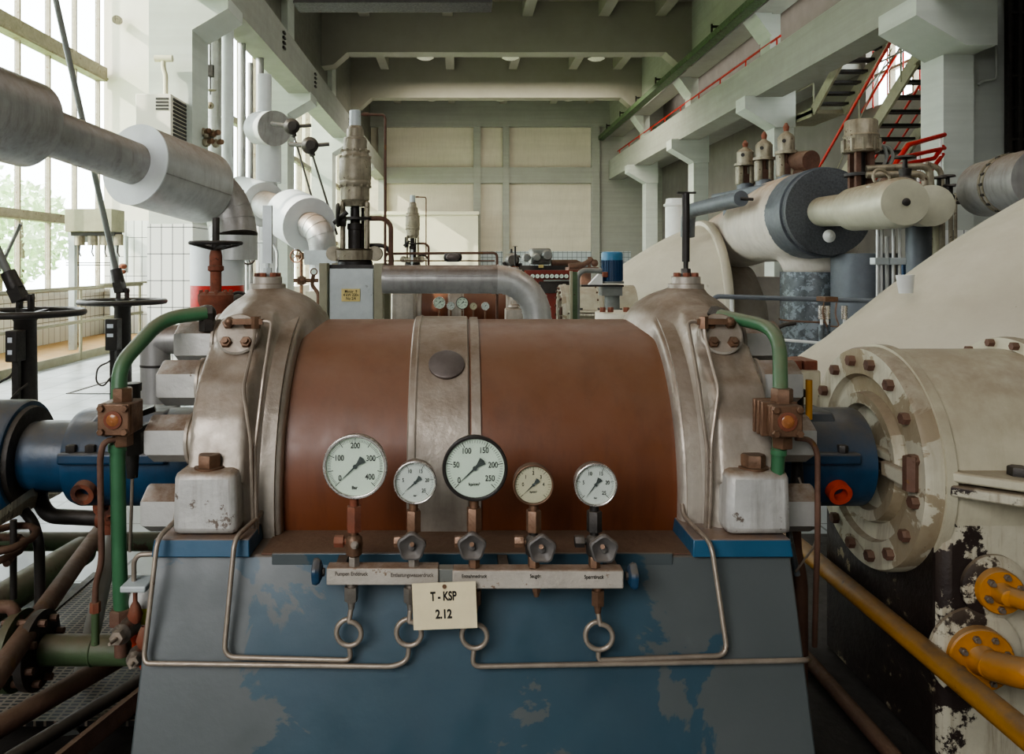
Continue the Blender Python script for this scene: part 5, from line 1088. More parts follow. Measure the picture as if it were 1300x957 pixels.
MB().cyl(P(276, 362, 8.0), P(276, 311, 8.0), 0.265, n=40).build('shell', 'lagwhite', t)
MB().cyl(P(276, 392, 8.0), P(276, 362, 8.0), 0.262, n=40).build('red_band', 'redp', t)
MB().cyl((P(276, 0, 8).x, 8.0, 0), P(276, 392, 8.0), 0.25, n=40).build('lower_shell', 'lagwhite', t)
MB().sph(P(303, 390, 7.5), 0.13, (1.3, 1, 1)).torus(P(303, 383, 7.4), (0.3, -1, 0.2), 0.09, 0.015, 20, 8).cyl((P(303, 0, 7.5).x, 7.5, 0), P(303, 395, 7.5), 0.06, n=10).build('oily_valve', 'darksteel', label='black oily valve behind the rusty spindle valve', cat='valve')
tube_thing('window_brace', [P(-30, 405, 8.2), P(26, 284, 8.2)], 0.02, 'greyp', 'thin slanting brace rod across the left glazing', 'rod', 8)
# rising pipes between the columns
for x, w_, Y_, y0, m_, lab in ((273, 21, 13.4, 40, 'lagdull', 'wide grey rising pipe, first right of the left column'), (289, 15, 13.0, 36, 'lagwhite', 'bright white rising pipe next to the wide grey one'), (307, 10, 14.2, 55, 'lag', 'shiny rising pipe, third from the left column'), (318, 7, 14.6, 80, 'lagdull', 'narrow rising pipe, fourth from the left column'), (330, 10, 15.2, 70, 'lagdull', 'dull rising pipe nearest the second column')):
    p = P(x, 0, Y_); MB().cyl((p.x, Y_, 0), (p.x, Y_, pz(y0, Y_)), w_ * Y_ / F / 2, n=24).lathe([(0, w_ * Y_ / F / 2 + .006), (.03, w_ * Y_ / F / 2 + .006)], (p.x, Y_, pz(150, Y_)), (0, 0, 1), 24).build('rising_pipe', m_, label=lab, cat='pipe', group='rising pipes on the left')
t = thing('pull_valve', P(267, 140, 12.9), 'small hanging chain valve on the wide grey rising pipe', 'valve')
MB().cyl(P(267, 120, 13.15), P(267, 40, 13.15), 0.012, n=8).build('chain', 'darksteel', t)
MB().box(P(264, 97, 13.1), P(270, 82, 13.1) + Vector((0, .08, 0))).build('cage', 'darksteel', t); MB().lathe([(0, .02), (0.02, .09), (.03, .02)], P(268, 116, 13.12), (0, 0, 1), 16).sph(P(267, 134, 13.15), 0.06).build('body', 'grimy', t)
for i, (x, y) in enumerate(((258, 168), (264, 172), (270, 170), (274, 182), (262, 181))):
    t = thing('pipe_fitting', P(x, y, 12.3), 'small brass-grey pipe fitting beside the left column, ' + ('topmost on the left', 'second from left in the cluster', 'upper right one', 'lower right one', 'lower left one')[i], 'fitting', 'fittings beside the left column')
    MB().sph(P(x, y, 12.3), 0.07).build('body', 'grimy', t); MB().cyl(P(x, y, 12.3), P(x + 7, y - 2, 12.2), 0.03, n=8).nut(P(x + 5, y - 1.4, 12.23), P(x + 8, y - 2.2, 12.19), .045).build('stem', 'brass', t)
for x, y, Y_, lab in ((315, 327, 9.0, 'small black hand wheel on the rising pipes'), (376, 325, 9.6, 'small brass hand wheel left of the valve cabinet')):
    p = P(x, y, Y_); t = thing('small_wheel_valve', (p.x, Y_, p.z - .1), lab, 'valve', 'small hand wheels')
    wm = 'darksteel' if x < 350 else 'brass'; d = Vector((0.35, -1, 0)).normalized() if x < 350 else Vector((-.2, -1, 0)).normalized()
    MB().torus(p, d, 0.075, 0.011, 24, 8).build('wheel', wm, t); a_, u_, v_ = basis(d); sp = MB()
    for j in range(5): th = 2 * PI * j / 5; sp.bar(p, p + (u_ * math.cos(th) + v_ * math.sin(th)) * .075, .014, .01)
    sp.build('spokes', wm, t); MB().cyl(p, p - d * 0.16, 0.014, n=8).sph(p - d * .16, 0.05).cyl((p.x - d.x * .16, Y_ - d.y * .16, 0), p - d * .16, 0.022, n=10).build('stem', wm if x > 350 else 'cabinet', t)
# second, farther clad pipe
t = thing('clad_steam_pipe', P(408, 340, 9.5), 'smaller S-shaped clad pipe with two thick jackets left of the tower', 'pipe', 'clad steam pipes')
B0 = P(306, 250, 12.2); B1 = P(336, 260, 11.2); B2 = P(366, 271, 10.2); B3 = P(393, 286, 9.6)
MB().cyl(B0, B1, 0.32, n=40).build('jacket', 'lagwhite', t)
MB().cyl(B1 - (B2 - B1) * .1, B2 + (B3 - B2) * .2, 0.2, n=40).build('pipe', 'lag', t)
MB().lathe([(0, .26), (.05, .32), (.12, .34), ((B3 - B2).length, .34)], B2, B3 - B2, 40).build('jacket', 'lagwhite', t)
E0, E1, E2 = B3, P(409, 289, 9.4), P(410, 320, 9.5)
clad_elbow(bez, 0.165, 5, 32).build('elbow', 'lag', t)
MB().box((P(390, 0, 9.5).x, 9.3, pz(336, 9.5)), (P(429, 0, 9.5).x, 9.8, pz(318, 9.5))).build('base_box', 'cabinet', t)
MB().cyl(P(410, 336, 9.5), (P(410, 0, 9.5).x, 9.5, 0), 0.16, n=24).build('drop', 'lagwhite', t)
t = thing('upper_bend', P(340, 200, 12.5), 'white upper pipe bend with flat end cap near the second column', 'pipe')
MB().cyl(P(330, 163, 12.8), P(348, 163, 12.2), 0.27, n=36).cyl(P(341, 232, 12.6), P(341, 185, 12.6), 0.20, n=30).cyl(P(336, 160, 12.7), P(336, 95, 12.7), 0.11, n=20).cyl((P(341, 0, 12.6).x, 12.6, 0.0), P(341, 232, 12.6), 0.14, n=20).build('bend', 'lagwhite', t)
MB().cyl(P(348, 163, 12.2), P(349, 163, 12.17), 0.272, n=36).build('end_cap', 'lagdull', t)
for (x, y, ex, ey, Y_, lab) in ((370, 161, 398, 258, 10.8, 'black gear head with thin drive rod, upper left one'), (393, 185, 428, 298, 10.2, 'black gear head with thin drive rod, lower right one')):
    p = P(x, y, Y_); t = thing('rod_gear_head', p, lab, 'gear head', 'gear heads with drive rods')
    MB().lathe([(-.09, .05), (-.07, .1), (.05, .11), (.09, .06)], p, (0.3, -1, 0), 18).cyl(p, P(x + 25, y - 2, Y_), 0.025, n=10).cyl(p, P(x - 24, y - 4 if x < 380 else y - 2, Y_ + .6), 0.035, n=10).lathe([(0, .05), (.14, .035)], p, P(ex, ey, Y_) - p, 14).build('head', 'darksteel', t)
    MB().cyl(p, P(ex, ey, Y_), 0.014, n=8).build('drive_rod', 'darksteel', t)
t = thing('pressure_switch_group', P(398, 350, 8.2), 'small dial and brass fittings left of the valve cabinet', 'fittings')
MB().lathe([(0, .032), (.03, .032)], P(398.5, 345, 8.0), (0, -1, 0), 20).build('dial', 'dial', t); MB().torus(P(398.5, 345, 7.97), (0, -1, 0), .033, .006, 20, 8).build('rim', 'brass', t)
MB().cyl(P(373, 356, 8.1), P(404, 356, 8.1), 0.02, n=10).sph(P(383, 356, 8.1), .05).nut(P(388, 356, 8.1), P(378, 356, 8.1), .045).tube([P(398, 349, 8.05), P(396, 362, 8.1), P(404, 372, 8.1), P(404, 420, 8.1)], .02, 8, .03).build('fittings', 'brass', t)
MB().box(P(388, 388, 9.1), P(407, 370, 9.1) + Vector((0, .3, 0))).box(P(391, 430, 9.12), P(404, 388, 9.12) + Vector((0, .26, 0))).build('control_box', 'ivorywall', label='ivory box on a stand left of the valve cabinet', cat='box')
tube_thing('thin_riser', [P(352, 420, 9.2), P(352, 318, 9.2), P(345, 308, 9.2), P(325, 307, 9.2)], 0.018, 'cabinet', 'thin grey hooked riser pipe behind the left end casing', 'pipe', 10, .06)
# ------------------------------------------------------------------ right background: lagged steam chest, valves, stair
Yt_ = 9.0
t = thing('steam_chest', P(985, 330, 9.6), 'big white plastered steam chest with dark quilted ring on its end', 'steam chest')
Q1 = P(985, 281, 10.6); Q2 = P(1044, 270, 9.3); dq = (Q2 - Q1).normalized()
m = MB().cyl(Q1 - dq * 0.4, Q2 - dq * 0.3, 0.54, n=48).sph(Q1 - dq * 0.4, 0.54, n=32, m=20).tube([P(905, 322, 13.0), P(925, 306, 12.4), P(950, 297, 11.7), Q1 - dq * 0.4], lambda u: 0.42 + 0.08 * u, 32)
m.lathe([(0, .38), (0.1, .42), (0.5, .52), (0.8, .3)], P(1036, 347, 10.0), (0, 0, 1), 36)
m.build('lagging', 'plaster', t, remesh=0.04, sm=10)
MB().cyl(Q2 - dq * 0.42, Q2 + dq * 0.05, 0.535, n=56).build('end_band', 'slate', t)
MB().cyl(Q2 + dq * 0.04, Q2 + dq * 0.16, 0.51, n=56).build('quilted_ring', 'galvdark', t)
MB().cyl(P(1035, 490, 10.0), P(1035, 345, 10.0), 0.42, n=40).build('clad_column', 'galv', t)
MB().cyl((P(1035, 0, 10.0).x, 10.0, 0), P(1035, 489, 10.0), 0.39, n=40).build('column_foot', 'slate', t)
MB().torus(P(1035, 406, 10.0), (0, 0, 1), .422, .012, 40, 8).build('clamp_band', 'rustpipe', t)
MB().lathe([(0, .05), (0.05, .075), (.1, .02)], P(1050, 300, 9.1), dq, 20).build('small_cap', 'whitecan', t)
t = thing('steam_strainer', P(1120, 260, 8.0), 'ivory capsule vessel with octagonal end before the quilted ring', 'vessel')
S0 = P(1040, 269, 9.25); S1 = P(1082, 266, 8.1); S2 = P(1146, 257, 6.9); ds = (S2 - S1).normalized()
MB().cyl(S0, S1 + ds * .2, 0.172, n=32).build('neck', 'capsule', t)
cp = MB().lathe([(0, .17), (.03, .205), (.08, .222), ((S2 - S1).length - .02, .225), ((S2 - S1).length + .05, .2), ((S2 - S1).length + .06, .1)], S1, ds, 40).build('capsule', 'capsule', t)
MB().lathe([(0, .03), (.02, .035), (.03, .015)], S2 + ds * .055, ds, 16).build('end_plug', 'darksteel', cp)
MB().lathe([(0, .09), (.05, .09), (.06, .06)], P(1113, 243, 7.3), (0, 0, 1), 24).torus(P(1119, 226, 7.3), (.2, -1, .3), .085, .014, 24, 8).build('top_flange', 'grimy', cp)
t = thing('steam_strainer', P(1175, 262, 8.5), 'smaller ivory vessel end beyond the octagonal capsule', 'vessel')
MB().lathe([(0, .1), (.02, .2), (1.1, .22), (1.2, .2), (1.22, .1)], P(1183, 261, 7.6), P(1150, 264, 9) - P(1183, 261, 7.6), 36).build('capsule', 'capsule', t)
MB().cyl((P(1166, 0, 8.2).x, 8.2, 0), (P(1166, 0, 8.2).x, 8.2, pz(275, 8.2)), .12, n=20).build('support', 'slate', t)
t = thing('exhaust_shell', P(940, 400, 9.4), 'grey dusty domed shell below the plastered steam chest', 'shell')
MB().lathe([(-.1, .6), (-.05, 1.0), (0.2, 1.1), (.5, 1.06), (.75, .9), (.9, .6), (.95, .1)], P(888, 410, 12.6), (1, -0.1, 0), 56).box(P(945, 480, 12.0), P(1000, 352, 12.0) + Vector((0, .8, 0))).build('dome', 'shellgrey', t)
MB().box((P(900, 0, 12.2).x, 12.1, 0), (P(1000, 0, 12.0).x, 12.9, .6)).build('support', 'greyp', t)
# slate cover plate and grey pipe on top
t = thing('cover_ledge', P(940, 245, 10.4), 'pale blue-grey ledge plate carrying the three governor valves', 'ledge')
MB().hexa([P(903, 257, 11.2), P(988, 240, 10.0), P(988, 240, 10.6), P(903, 257, 11.8), P(903, 247, 11.2), P(988, 230, 10.0), P(988, 230, 10.6), P(903, 247, 11.8)]).build('plate', 'slate', t, bevel=.02)
for q in ((925, 11.5), (985, 10.3)): MB().cyl(P(q[0], 250, q[1]), P(q[0], 300, q[1]), .08, n=12).build('stub', 'slate', t)
t = thing('grey_pipe', P(905, 260, 10.6), 'slate grey pipe with closed end bending down left of the steam chest', 'pipe')
MB().tube([P(941, 252, 9.9), P(890, 264, 11.0), P(874, 268, 11.3), P(873, 300, 11.4)], .1, 24, .2).build('pipe', 'slate', t)
MB().cyl(P(940, 252, 9.9), P(956, 253, 9.9), .02, n=8).build('stem', 'darksteel', t)
t = thing('white_drum', P(858, 270, 13), 'white lidded drum behind the far hood', 'drum')
p = P(858, 287, 13); MB().lathe([(-1, .17), (0, .17), (.32, .17), (.33, .2), (.36, .2), (.37, .17), (.45, .16)], p, (0, 0, 1), 28).build('drum', 'whitecan', t); MB().cyl((p.x, 13, 0), (p.x, 13, p.z - .9), .12).build('stand', 'slate', t)
# three governor valves
for i, (x, yb, yt, Y_, sc) in enumerate(((946, 240, 178, 11.0, .86), (970, 236, 167, 10.6, .95), (998, 231, 156, 10.2, 1.06))):
    kk = 10.2 * sc / 1060 * 1.0; p = P(x, yb, Y_); H = (yb - yt) * Y_ / F
    t = thing('governor_valve', p, 'ivory governor valve with open yoke, %s of the three on the ledge' % ('leftmost and smallest', 'middle one', 'rightmost and largest')[i], 'valve', 'governor valves')
    W = 13 * Y_ / F
    MB().lathe([(-.04, W * .8), (H * .1, W * .8), (H * .12, W * .6)], p, (0, 0, 1), 24).build('base', 'slate', t)
    for s in (-1, 1): MB().box((p.x + s * W * .55 - W * .28, Y_ - W * .5, p.z + H * .08), (p.x + s * W * .55 + W * .28, Y_ + W * .5, p.z + H * .48)).build('yoke_post', 'grimy', t, bevel=.02)
    MB().cyl(p + Vector((0, 0, H * .1)), p + Vector((0, 0, H * .5)), W * .22, n=12).box((p.x - .05, Y_ - .05, p.z + H * .1), (p.x + .05, Y_ + .1, p.z + H * .3)).build('stem', 'rustpipe', t)
    MB().lathe([(H * .47, W * 1.05), (H * .52, W * 1.05), (H * .53, W * .78), (H * .75, W * .80), (H * .8, W * .6), (H * .84, W * .3), (H * .86, W * .22)], p, (0, 0, 1), 24).build('head', 'grimy', t)
    MB().lathe([(H * .85, W * .22), (H * .93, W * .3), (H * 1.0, W * .1)], p, (0, 0, 1), 12).build('cap_nut', 'rust', t)
    MB().cyl(p + Vector((-W * .5, -W * .72, H * .68)), p + Vector((-W * .3, -W * .3, H * .68)), W * .18, n=12).build('port', 'darksteel', t)
t = thing('rusty_servo', P(1025, 215, 10), 'rusty brown servo drum right of the largest governor valve', 'servo')
MB().cyl(P(1010, 205, 10.2), P(1030, 204, 9.9), .13, n=20).cyl(P(1012, 222, 10.2), P(1026, 222, 10), .1, n=16).cyl(P(1020, 240, 10.1), P(1020, 200, 10.1), .06, n=10).build('drum', 'rustpipe', t)
# actuator over the strainer
Ya = 8.4; ka = Ya / F; p = P(1093, 0, Ya)
t = thing('round_actuator', P(1093, 222, Ya), 'grimy round actuator on legs above the octagonal capsule', 'actuator')
za = lambda y: EYE + (VY - y) * ka
MB().lathe([(za(194), 20 * ka), (za(191), 22 * ka), (za(188), 20 * ka), (za(175), 20.5 * ka), (za(173), 21.5 * ka), (za(171), 20 * ka), (za(170), 19.5 * ka), (za(155), 19.5 * ka), (za(153), 18 * ka)], (p.x, Ya, 0), (0, 0, 1), 36).build('drum', 'grimy', t)
for j in range(10):
    a_ = 2 * PI * j / 10; q = Vector((p.x + 21 * ka * math.cos(a_), Ya + 21 * ka * math.sin(a_), za(193))); MB().box(q - Vector((.015, .015, 0)), q + Vector((.015, .015, 16 * ka))).build('lug', 'grimy', t)
for j in range(4):
    a_ = PI / 4 + PI / 2 * j; MB().box((p.x + 12 * ka * math.cos(a_) - .025, Ya + 12 * ka * math.sin(a_) - .025, za(250)), (p.x + 12 * ka * math.cos(a_) + .025, Ya + 12 * ka * math.sin(a_) + .025, za(193))).build('leg', 'rustpipe', t)
MB().cyl((p.x, Ya, za(255)), (p.x, Ya, za(194)), 5 * ka, n=16).lathe([(za(224), 20 * ka), (za(220), 20 * ka)], (p.x, Ya, 0), (0, 0, 1), 24).build('stem', 'darksteel', t)
for dx in (0, 8): MB().tube([P(1112, 184, Ya), P(1122 + dx, 184 + dx * .3, Ya), P(1127 + dx, 200, Ya), P(1118 + dx, 216, Ya)], .018, 8, .1).build('hose', 'greyp', t)
# oil pipes curving over and dropping in a bundle
for i, (pts, r, m_) in enumerate((([P(1100, 214, 8.3), P(1172, 211, 8.2), P(1180, 216, 8.2), P(1182, 240, 8.2), P(1182, 430, 8.2)], .036, 'grimy'), ([P(1100, 222, 8.2), P(1168, 221, 8.1), P(1174, 226, 8.1), P(1173, 245, 8.1), P(1160, 300, 8.3), P(1164, 345, 8.3), P(1178, 360, 8.3)], .036, 'grimy'), ([P(1176, 208, 8.6), P(1194, 214, 8.6), P(1196, 240, 8.6), P(1196, 430, 8.6)], .03, 'grimy'), ([P(1207, 240, 8.8), P(1207, 430, 8.8)], .022, 'grimy'), ([P(1213, 245, 8.9), P(1213, 430, 8.9)], .018, 'grimy'), ([P(1188, 250, 8.0), P(1189, 430, 8.0)], .03, 'olive'), ([P(1168, 280, 8.5), P(1168, 430, 8.5)], .05, 'olive'), ([P(1147, 335, 8.0), P(1147, 430, 8.0)], .02, 'bluemotor'), ([P(1115, 300, 7.7), P(1116, 430, 7.7)], .022, 'lag'), ([P(1126, 300, 7.7), P(1127, 430, 7.7)], .018, 'lag'), ([P(1135, 300, 7.8), P(1136, 430, 7.8)], .015, 'grimy'))):
    lab = ['thick oil pipe bending down at the right end of the bundle', 'oil pipe dropping and hooking in front of the bundle', 'bent oil pipe beside the concrete column', 'thin vertical pipe near the concrete column', 'thinnest vertical pipe nearest the concrete column', 'olive vertical pipe in the middle of the bundle', 'wide olive vertical pipe under the smaller vessel', 'blue vertical pipe above the cream hood', 'bright vertical tube below the capsule, leftmost', 'bright vertical tube below the capsule, middle', 'dull vertical tube below the capsule, rightmost'][i]
    if i not in (1,): pts = pts[:-1] + [(pts[-1].x, pts[-1].y, 0.0)]
    tube_thing('oil_line', pts, r, m_, lab, 'pipe', 12, .12, 'pipe bundle right of the steam chest')
for i, (x, y) in enumerate(((1203, 234), (1207, 246), (1192, 236))):
    p = P(x, y, 8.4); t = thing('needle_valve', p, 'small dark stem valve on the pipe bundle, %s' % ('uppermost', 'lowest', 'middle one')[i], 'valve', 'stem valves on the pipe bundle')
    MB().lathe([(0, .07), (.02, .08), (.03, .02), (.1, .02), (.12, .04), (.16, .04)], p + Vector((0, 0, .1)), (0, 0, -1), 16).build('wheel', 'darksteel', t)
t = thing('stem_valve', P(1150, 215, 7.8), 'dark small hand wheel on a stem above the bent oil pipes', 'valve')
MB().lathe([(0, .09), (.02, .1), (.035, .02), (.12, .025), (.13, .06), (.2, .05), (.25, .09), (.33, .11)], P(1149, 198, 7.8), (0, 0, -1), 18).build('wheel', 'darksteel', t)
MB().lathe([(0, .12), (.1, .15), (.25, .14), (.3, .1)], P(1150, 232, 7.9), (0, 0, -1), 18).cyl(P(1120, 235, 8), P(1150, 238, 8), .08, n=12).build('body', 'rustpipe', t)
# instrument fittings on the guard rail, right of the column
t = thing('instrument_rail', P(1000, 378, 6.6), 'dark grey bent guard rail with white post behind the right end casing', 'railing')
MB().tube([P(905, 392, 6.6), P(906, 376, 6.6), P(1000, 379, 6.5), P(1115, 382, 6.3)], .02, 10, .06).build('top_rail', 'slate', t)
MB().cyl(P(929, 430, 6.6), P(929, 377, 6.6), .016, n=10).build('white_post', 'whitecan', t)
MB().cyl(P(925, 426, 6.6), P(1050, 436, 6.3), .012, n=8).build('white_bar', 'whitecan', t)
MB().cyl((P(905, 0, 6.6).x, 6.6, 0), P(905, 392, 6.6), .02, n=10).build('post', 'slate', t)
MB().tube([P(1010, 410, 6.4), P(990, 413, 6.4), P(980, 425, 6.4), P(965, 480, 6.4)], .018, 8, .05).build('hanging_pipe', 'darksteel', t)
for i, x in enumerate((1043, 1050, 1072)):
    p = P(x, 405, 6.2); t = thing('pressure_transmitter', p, 'small silver pressure transmitter before the galvanised column, ' + ('leftmost', 'middle one', 'rightmost')[i], 'transmitter', 'transmitters by the galvanised column')
    MB().cyl(P(x, 405, 6.2), P(x, 388, 6.2), .024, n=14).build('body', 'chrome', t)
    MB().cyl(P(x, 412, 6.2), P(x, 405, 6.2), .012, n=8).build('gland', 'whitecan', t)
    MB().cyl((p.x, 6.2, 0), P(x, 412, 6.2), .012 if i else .022, n=10).build('stand_pipe', 'galv', t)
    MB().tube(([P(1046, 384, 6.2), P(1044, 398, 6.15), P(1050, 415, 6.15)], [P(1062, 384, 6.2), P(1060, 400, 6.2), P(1066, 415, 6.15), P(1054, 414, 6.2)], [P(1069, 400, 6.2), P(1076, 418, 6.2), P(1080, 440, 6.2)])[i], .006, 6, .05).build('wire', 'brass', t)
MB().box(P(1048, 383, 6.25), P(1064, 377, 6.25) + Vector((0, .16, 0))).build('rail_clamp', 'brass', label='brass clamp on the dark guard rail above the transmitters', cat='clamp')
t = thing('connector_block', P(1128, 330, 7.4), 'pair of grey striped connector blocks hanging below the capsule', 'connector block')
for x0, x1 in ((1111, 1129), (1130, 1151)): MB().box(P(x0, 336, 7.4), P(x1, 327, 7.4) + Vector((0, .1, 0))).build('block', 'cabinet', t, bevel=.006)
for x in (1114, 1119, 1134, 1142): MB().cyl((P(x, 0, 7.45).x, 7.45, 0), P(x, 290, 7.45), .014, n=8).build('conduit', 'lag', t)
t = thing('dark_vessel', P(1100, 400, 8.8), 'slate grey vertical vessel right of the galvanised column', 'vessel')
MB().cyl((P(1098, 0, 9.3).x, 9.3, 0), P(1098, 322, 9.3), .37, n=36).build('shell', 'slate', t)
# big white cylinder at the right edge
t = thing('right_cylinder', P(1280, 270, 6.4), 'white cylinder vessel with bolted end at the right edge', 'vessel')
C0 = P(1252, 240, 7.0); C1 = P(1330, 226, 6.0); dc = (C1 - C0).normalized()
MB().lathe([(-.16, .05), (-.14, .14), (-.08, .21), (0, .245), (.5, .25), ((C1 - C0).length, .25)], C0, dc, 48).build('shell', 'lagdull', t)
ec = C0 + dc * .46
MB().ring(ec, dc, .262, .2, .03, 44).ring(ec + dc * .06, dc, .255, .2, .03, 44).build('end_flange', 'grimy', t)
a_, u_, v_ = basis(dc)
for j in range(18):
    th = 2 * PI * j / 18; q = ec + dc * .03 + (u_ * math.cos(th) + v_ * math.sin(th)) * .252; MB().cyl(q, q + dc * .05, .014, n=8).build('stud', 'darksteel', t)
for x in (1261, 1266, 1271): MB().cyl(P(x, 203, 6.75), P(x, 209, 6.75), .012, n=6).build('top_stud', 'brass', t)
MB().cyl(P(1216, 252, 7.3), P(1240, 250, 7.0), .018, n=8).cyl(P(1216, 257, 7.3), P(1240, 256, 7.0), .018, n=8).build('side_pipe', 'darksteel', t)
MB().tube([P(1290, 240, 6.6), P(1325, 260, 6.8), (P(1325, 0, 6.8).x, 6.8, 0)], .15, 16, .2).build('support_pipe', 'lagdull', t)
p = P(1214, 308, 9.0); t = thing('small_gauge', p, 'tiny white dial gauge beside the pipe bundle', 'gauge')
MB().lathe([(0, .035), (.03, .035)], p, (0, -1, 0), 18).build('dial', 'dial', t); MB().torus(p + Vector((0, -.03, 0)), (0, -1, 0), .035, .006, 20, 6).cyl(p, (p.x, p.y, 0), .012, n=8).build('rim', 'brass', t)
# cable ladder at the right edge
t = thing('cable_ladder', P(1290, 300, 12.4), 'black vertical cable ladder at the upper right edge', 'cable ladder')
for x in (1283, 1296, 1306): MB().box((P(x, 0, 12.4).x - .03, 12.4, 0), (P(x, 0, 12.4).x + .03, 12.5, 8.5)).build('rail', 'darksteel', t)
for j in range(16): MB().box((P(1283, 0, 12.4).x, 12.42, .5 * j + .4), (P(1306, 0, 12.4).x, 12.47, .5 * j + .44)).build('rung', 'darksteel', t)
MB().box((P(1284, 0, 12.5).x, 12.52, 0), (P(1312, 0, 12.5).x, 12.6, 8.6)).build('cable_bundle', 'ink', t)
tube_thing('wall_conduit', [P(1242, 108, 12.55), P(1246, 103, 12.55), P(1264, 100, 12.55), P(1265, 92, 12.55), P(1265, -60, 12.55)], .02, 'concretelt', 'thin bent conduit on the grey pier beside the column', 'conduit', 8, .1)
# stairs
def stair(name, x0, x1, y0, z0, y1, z1, n, label, rail=True):
    t = thing(name, ((x0 + x1) / 2, y0, z0), label, 'stair', 'steel stair flights')
    for x in (x0, x1): MB().bar((x, y0, z0 - .04), (x, y1, z1 - .04), .05, .26).build('stringer', 'olive', t)
    for j in range(n):
        f_ = (j + .5) / n; y = y0 + (y1 - y0) * f_; z = z0 + (z1 - z0) * f_; MB().box((x0 + .025, y - .12, z - .03), (x1 - .025, y + .12, z + .02)).build('tread', 'darksteel', t)
    return t
s1 = stair('steel_stair', 8.05, 9.0, 21.4, 0.05, 13.9, Z + 3.63, 24, 'long olive steel stair rising beside the big concrete column')
MB().hexa([(8.0, 13.9, Z + 3.5), (9.05, 13.9, Z + 3.5), (9.05, 12.95, Z + 3.75), (8.0, 12.95, Z + 3.75), (8.0, 13.9, Z + 3.75), (9.05, 13.9, Z + 3.75), (9.05, 12.95, Z + 4.0), (8.0, 12.95, Z + 4.0)]).build('landing', 'olive', s1)
s2 = stair('steel_stair', 8.05, 8.75, 17.9, Z + 3.52, 15.4, Z + 5.1, 9, 'short olive stair flight under the crane girder, upper left')
MB().box((8.0, 17.9, Z + 3.42), (8.8, 19.6, Z + 3.5)).bar((8.02, 17.9, Z + 3.45), (8.02, 19.6, Z + 3.45), .04, .2).build('landing', 'olive', s2)
MB().tube([(8.05, 19.5, Z + 3.5), (8.05, 19.5, Z + 4.1), (8.05, 17.9, Z + 4.1), (8.05, 17.9, Z + 3.5)], .02, 8, .05).build('guard', 'olive', s2)
MB().tube([(8.0, 18.6, Z + 1.6), (8.0, 17.4, Z + 2.22), (8.0, 13.9, Z + 4.6)], .03, 8).build('handrail', 'redp', s1)
MB().cyl((9.0, 18.0, Z + 1.6), (9.0, 14.3, Z + 4.3), .024, n=8).cyl((9.0, 18.0, Z + 1.1), (9.0, 14.3, Z + 3.8), .02, n=8).build('far_handrail', 'redp', s1)
for y, z in ((17.4, 2.22), (15.8, 3.3), (14.3, 4.3)): MB().cyl((8.02, y, Z + z - 1.0), (8.02, y, Z + z), .018, n=8).build('rail_post', 'olive', s1)
MB().cyl((8.02, 17.9, Z + .9), (8.02, 14.6, Z + 4.0), .01, n=6).build('mid_wire', 'olive', s1)
t = thing('red_window_rail', (9.3, 16.5, Z + 3.6), 'thin red and grey rails crossing the bright high window', 'railing', 'red handrails')
wr = MB()
for y in (15.2, 15.9, 16.5, 17.1, 17.7): wr.cyl((9.3, y, Z + 3.5), (9.3, y, Z + 5.3), .016, n=6)
wr.cyl((9.3, 18.2, Z + 3.5), (9.3, 15.0, Z + 5.6), .03, n=8).build('posts', 'redp', t)
MB().cyl((9.28, 18.2, Z + 4.45), (9.28, 14.8, Z + 4.45), .02, n=6).cyl((9.28, 18.2, Z + 3.9), (9.28, 14.8, Z + 5.2), .02, n=6).build('grey_bars', 'greyp', t)
t = thing('platform_rail', P(1160, 230, 10.5), 'red platform railing left of the big concrete column', 'railing', 'red handrails')
pr = MB()
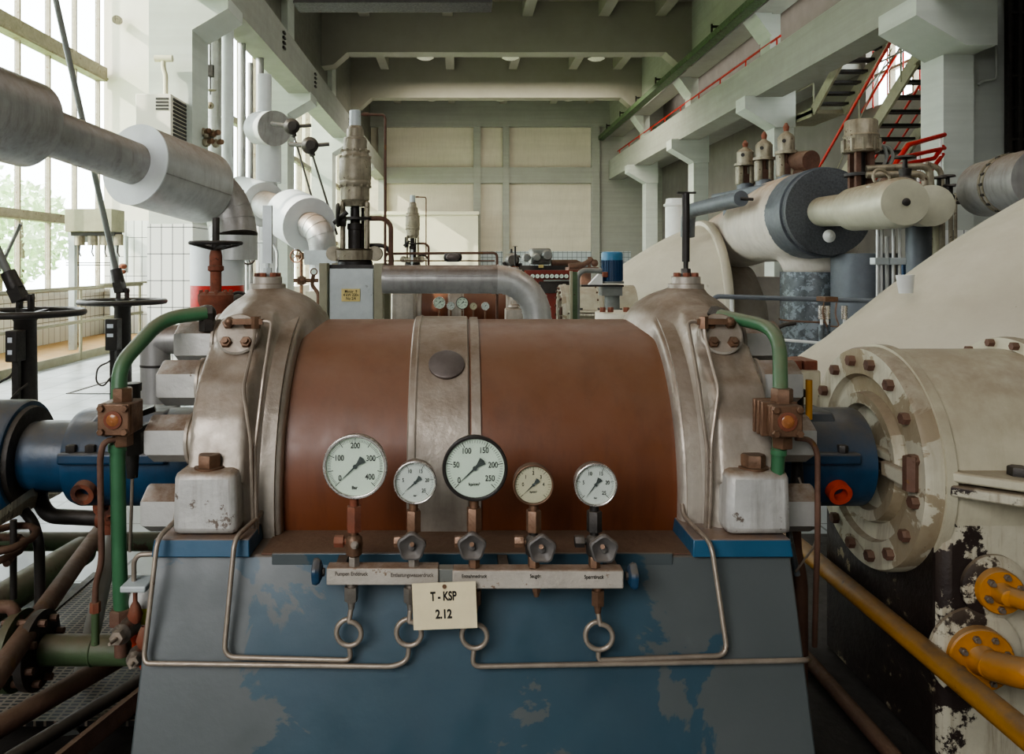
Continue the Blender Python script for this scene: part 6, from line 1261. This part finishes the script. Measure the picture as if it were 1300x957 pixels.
pr.tube([P(1120, 232, 10.0), P(1153, 184, 10.6), P(1199, 171, 11.6)], .034, 8).tube([P(1140, 201, 10.4), P(1199, 188, 11.6)], .03, 8).tube([P(1135, 211, 10.4), P(1186, 201, 11.2), P(1197, 186, 11.6)], .03, 8).tube([P(1168, 236, 10.6), P(1197, 196, 11.6)], .03, 8)
pr.build('rails', 'redp', t)
for x, y0, y1, Y_ in ((1194, 172, 260, 11.5), (1166, 196, 232, 10.9), (1148, 192, 215, 10.5)): MB().cyl(P(x, y0, Y_), P(x, y1, Y_), .02, n=8).build('post', 'whitecan', t)
MB().cyl(P(1194, 260, 11.5), (P(1194, 0, 11.5).x, 11.5, 0), .02, n=8).build('post', 'whitecan', t)
t = thing('gallery_railing', (8.0, 26, Z + 4.75), 'red railing along the upper gallery over the crane girder', 'railing', 'red handrails')
for z in (5.27,): MB().cyl((7.42, 18.2, Z + z), (7.42, 36.8, Z + z), .028, n=8).build('rail', 'redp', t)
for j in range(10): MB().cyl((7.42, 18.4 + 2.0 * j, Z + 4.83), (7.42, 18.4 + 2.0 * j, Z + 5.27), .02, n=8).build('post', 'redp', t)
t = thing('cable_tray', (6.55, 22, Z + 5.7), 'dark green cable tray running under the upper right beam', 'cable tray')
MB().box((6.5, 10, Z + 5.78), (6.75, 36.9, Z + 5.84)).build('tray', 'greendark', t)
MB().box((6.48, 10, Z + 5.78), (6.51, 36.9, Z + 5.95)).build('edge', 'greendark', t)
for j in range(9): MB().box((6.72, 12 + 3 * j, Z + 5.8), (6.76, 12.06 + 3 * j, Z + 6.4)).box((6.72, 12 + 3 * j, Z + 6.3), (7.0, 12.06 + 3 * j, Z + 6.36)).build('hanger', 'darksteel', t)
for i, (x, z0) in enumerate(((435, 0), (420, 1))): pass
# cable hooks on the left girder
t = thing('cable_clips', (-3.44, 14, Z + 5.1), 'dark cable clips on the inner face of the left crane girder', 'clips')
for y in (12.2, 15.5, 18.9, 24.8):
    for j in range(4): MB().box((-3.485, y, Z + 4.25 + .1 * j), (-3.44, y + .16, Z + 4.29 + .1 * j)).build('clip', 'darksteel', t)
for o in list(bpy.data.objects):
    if o.type == 'EMPTY' and not o.children: bpy.data.objects.remove(o)
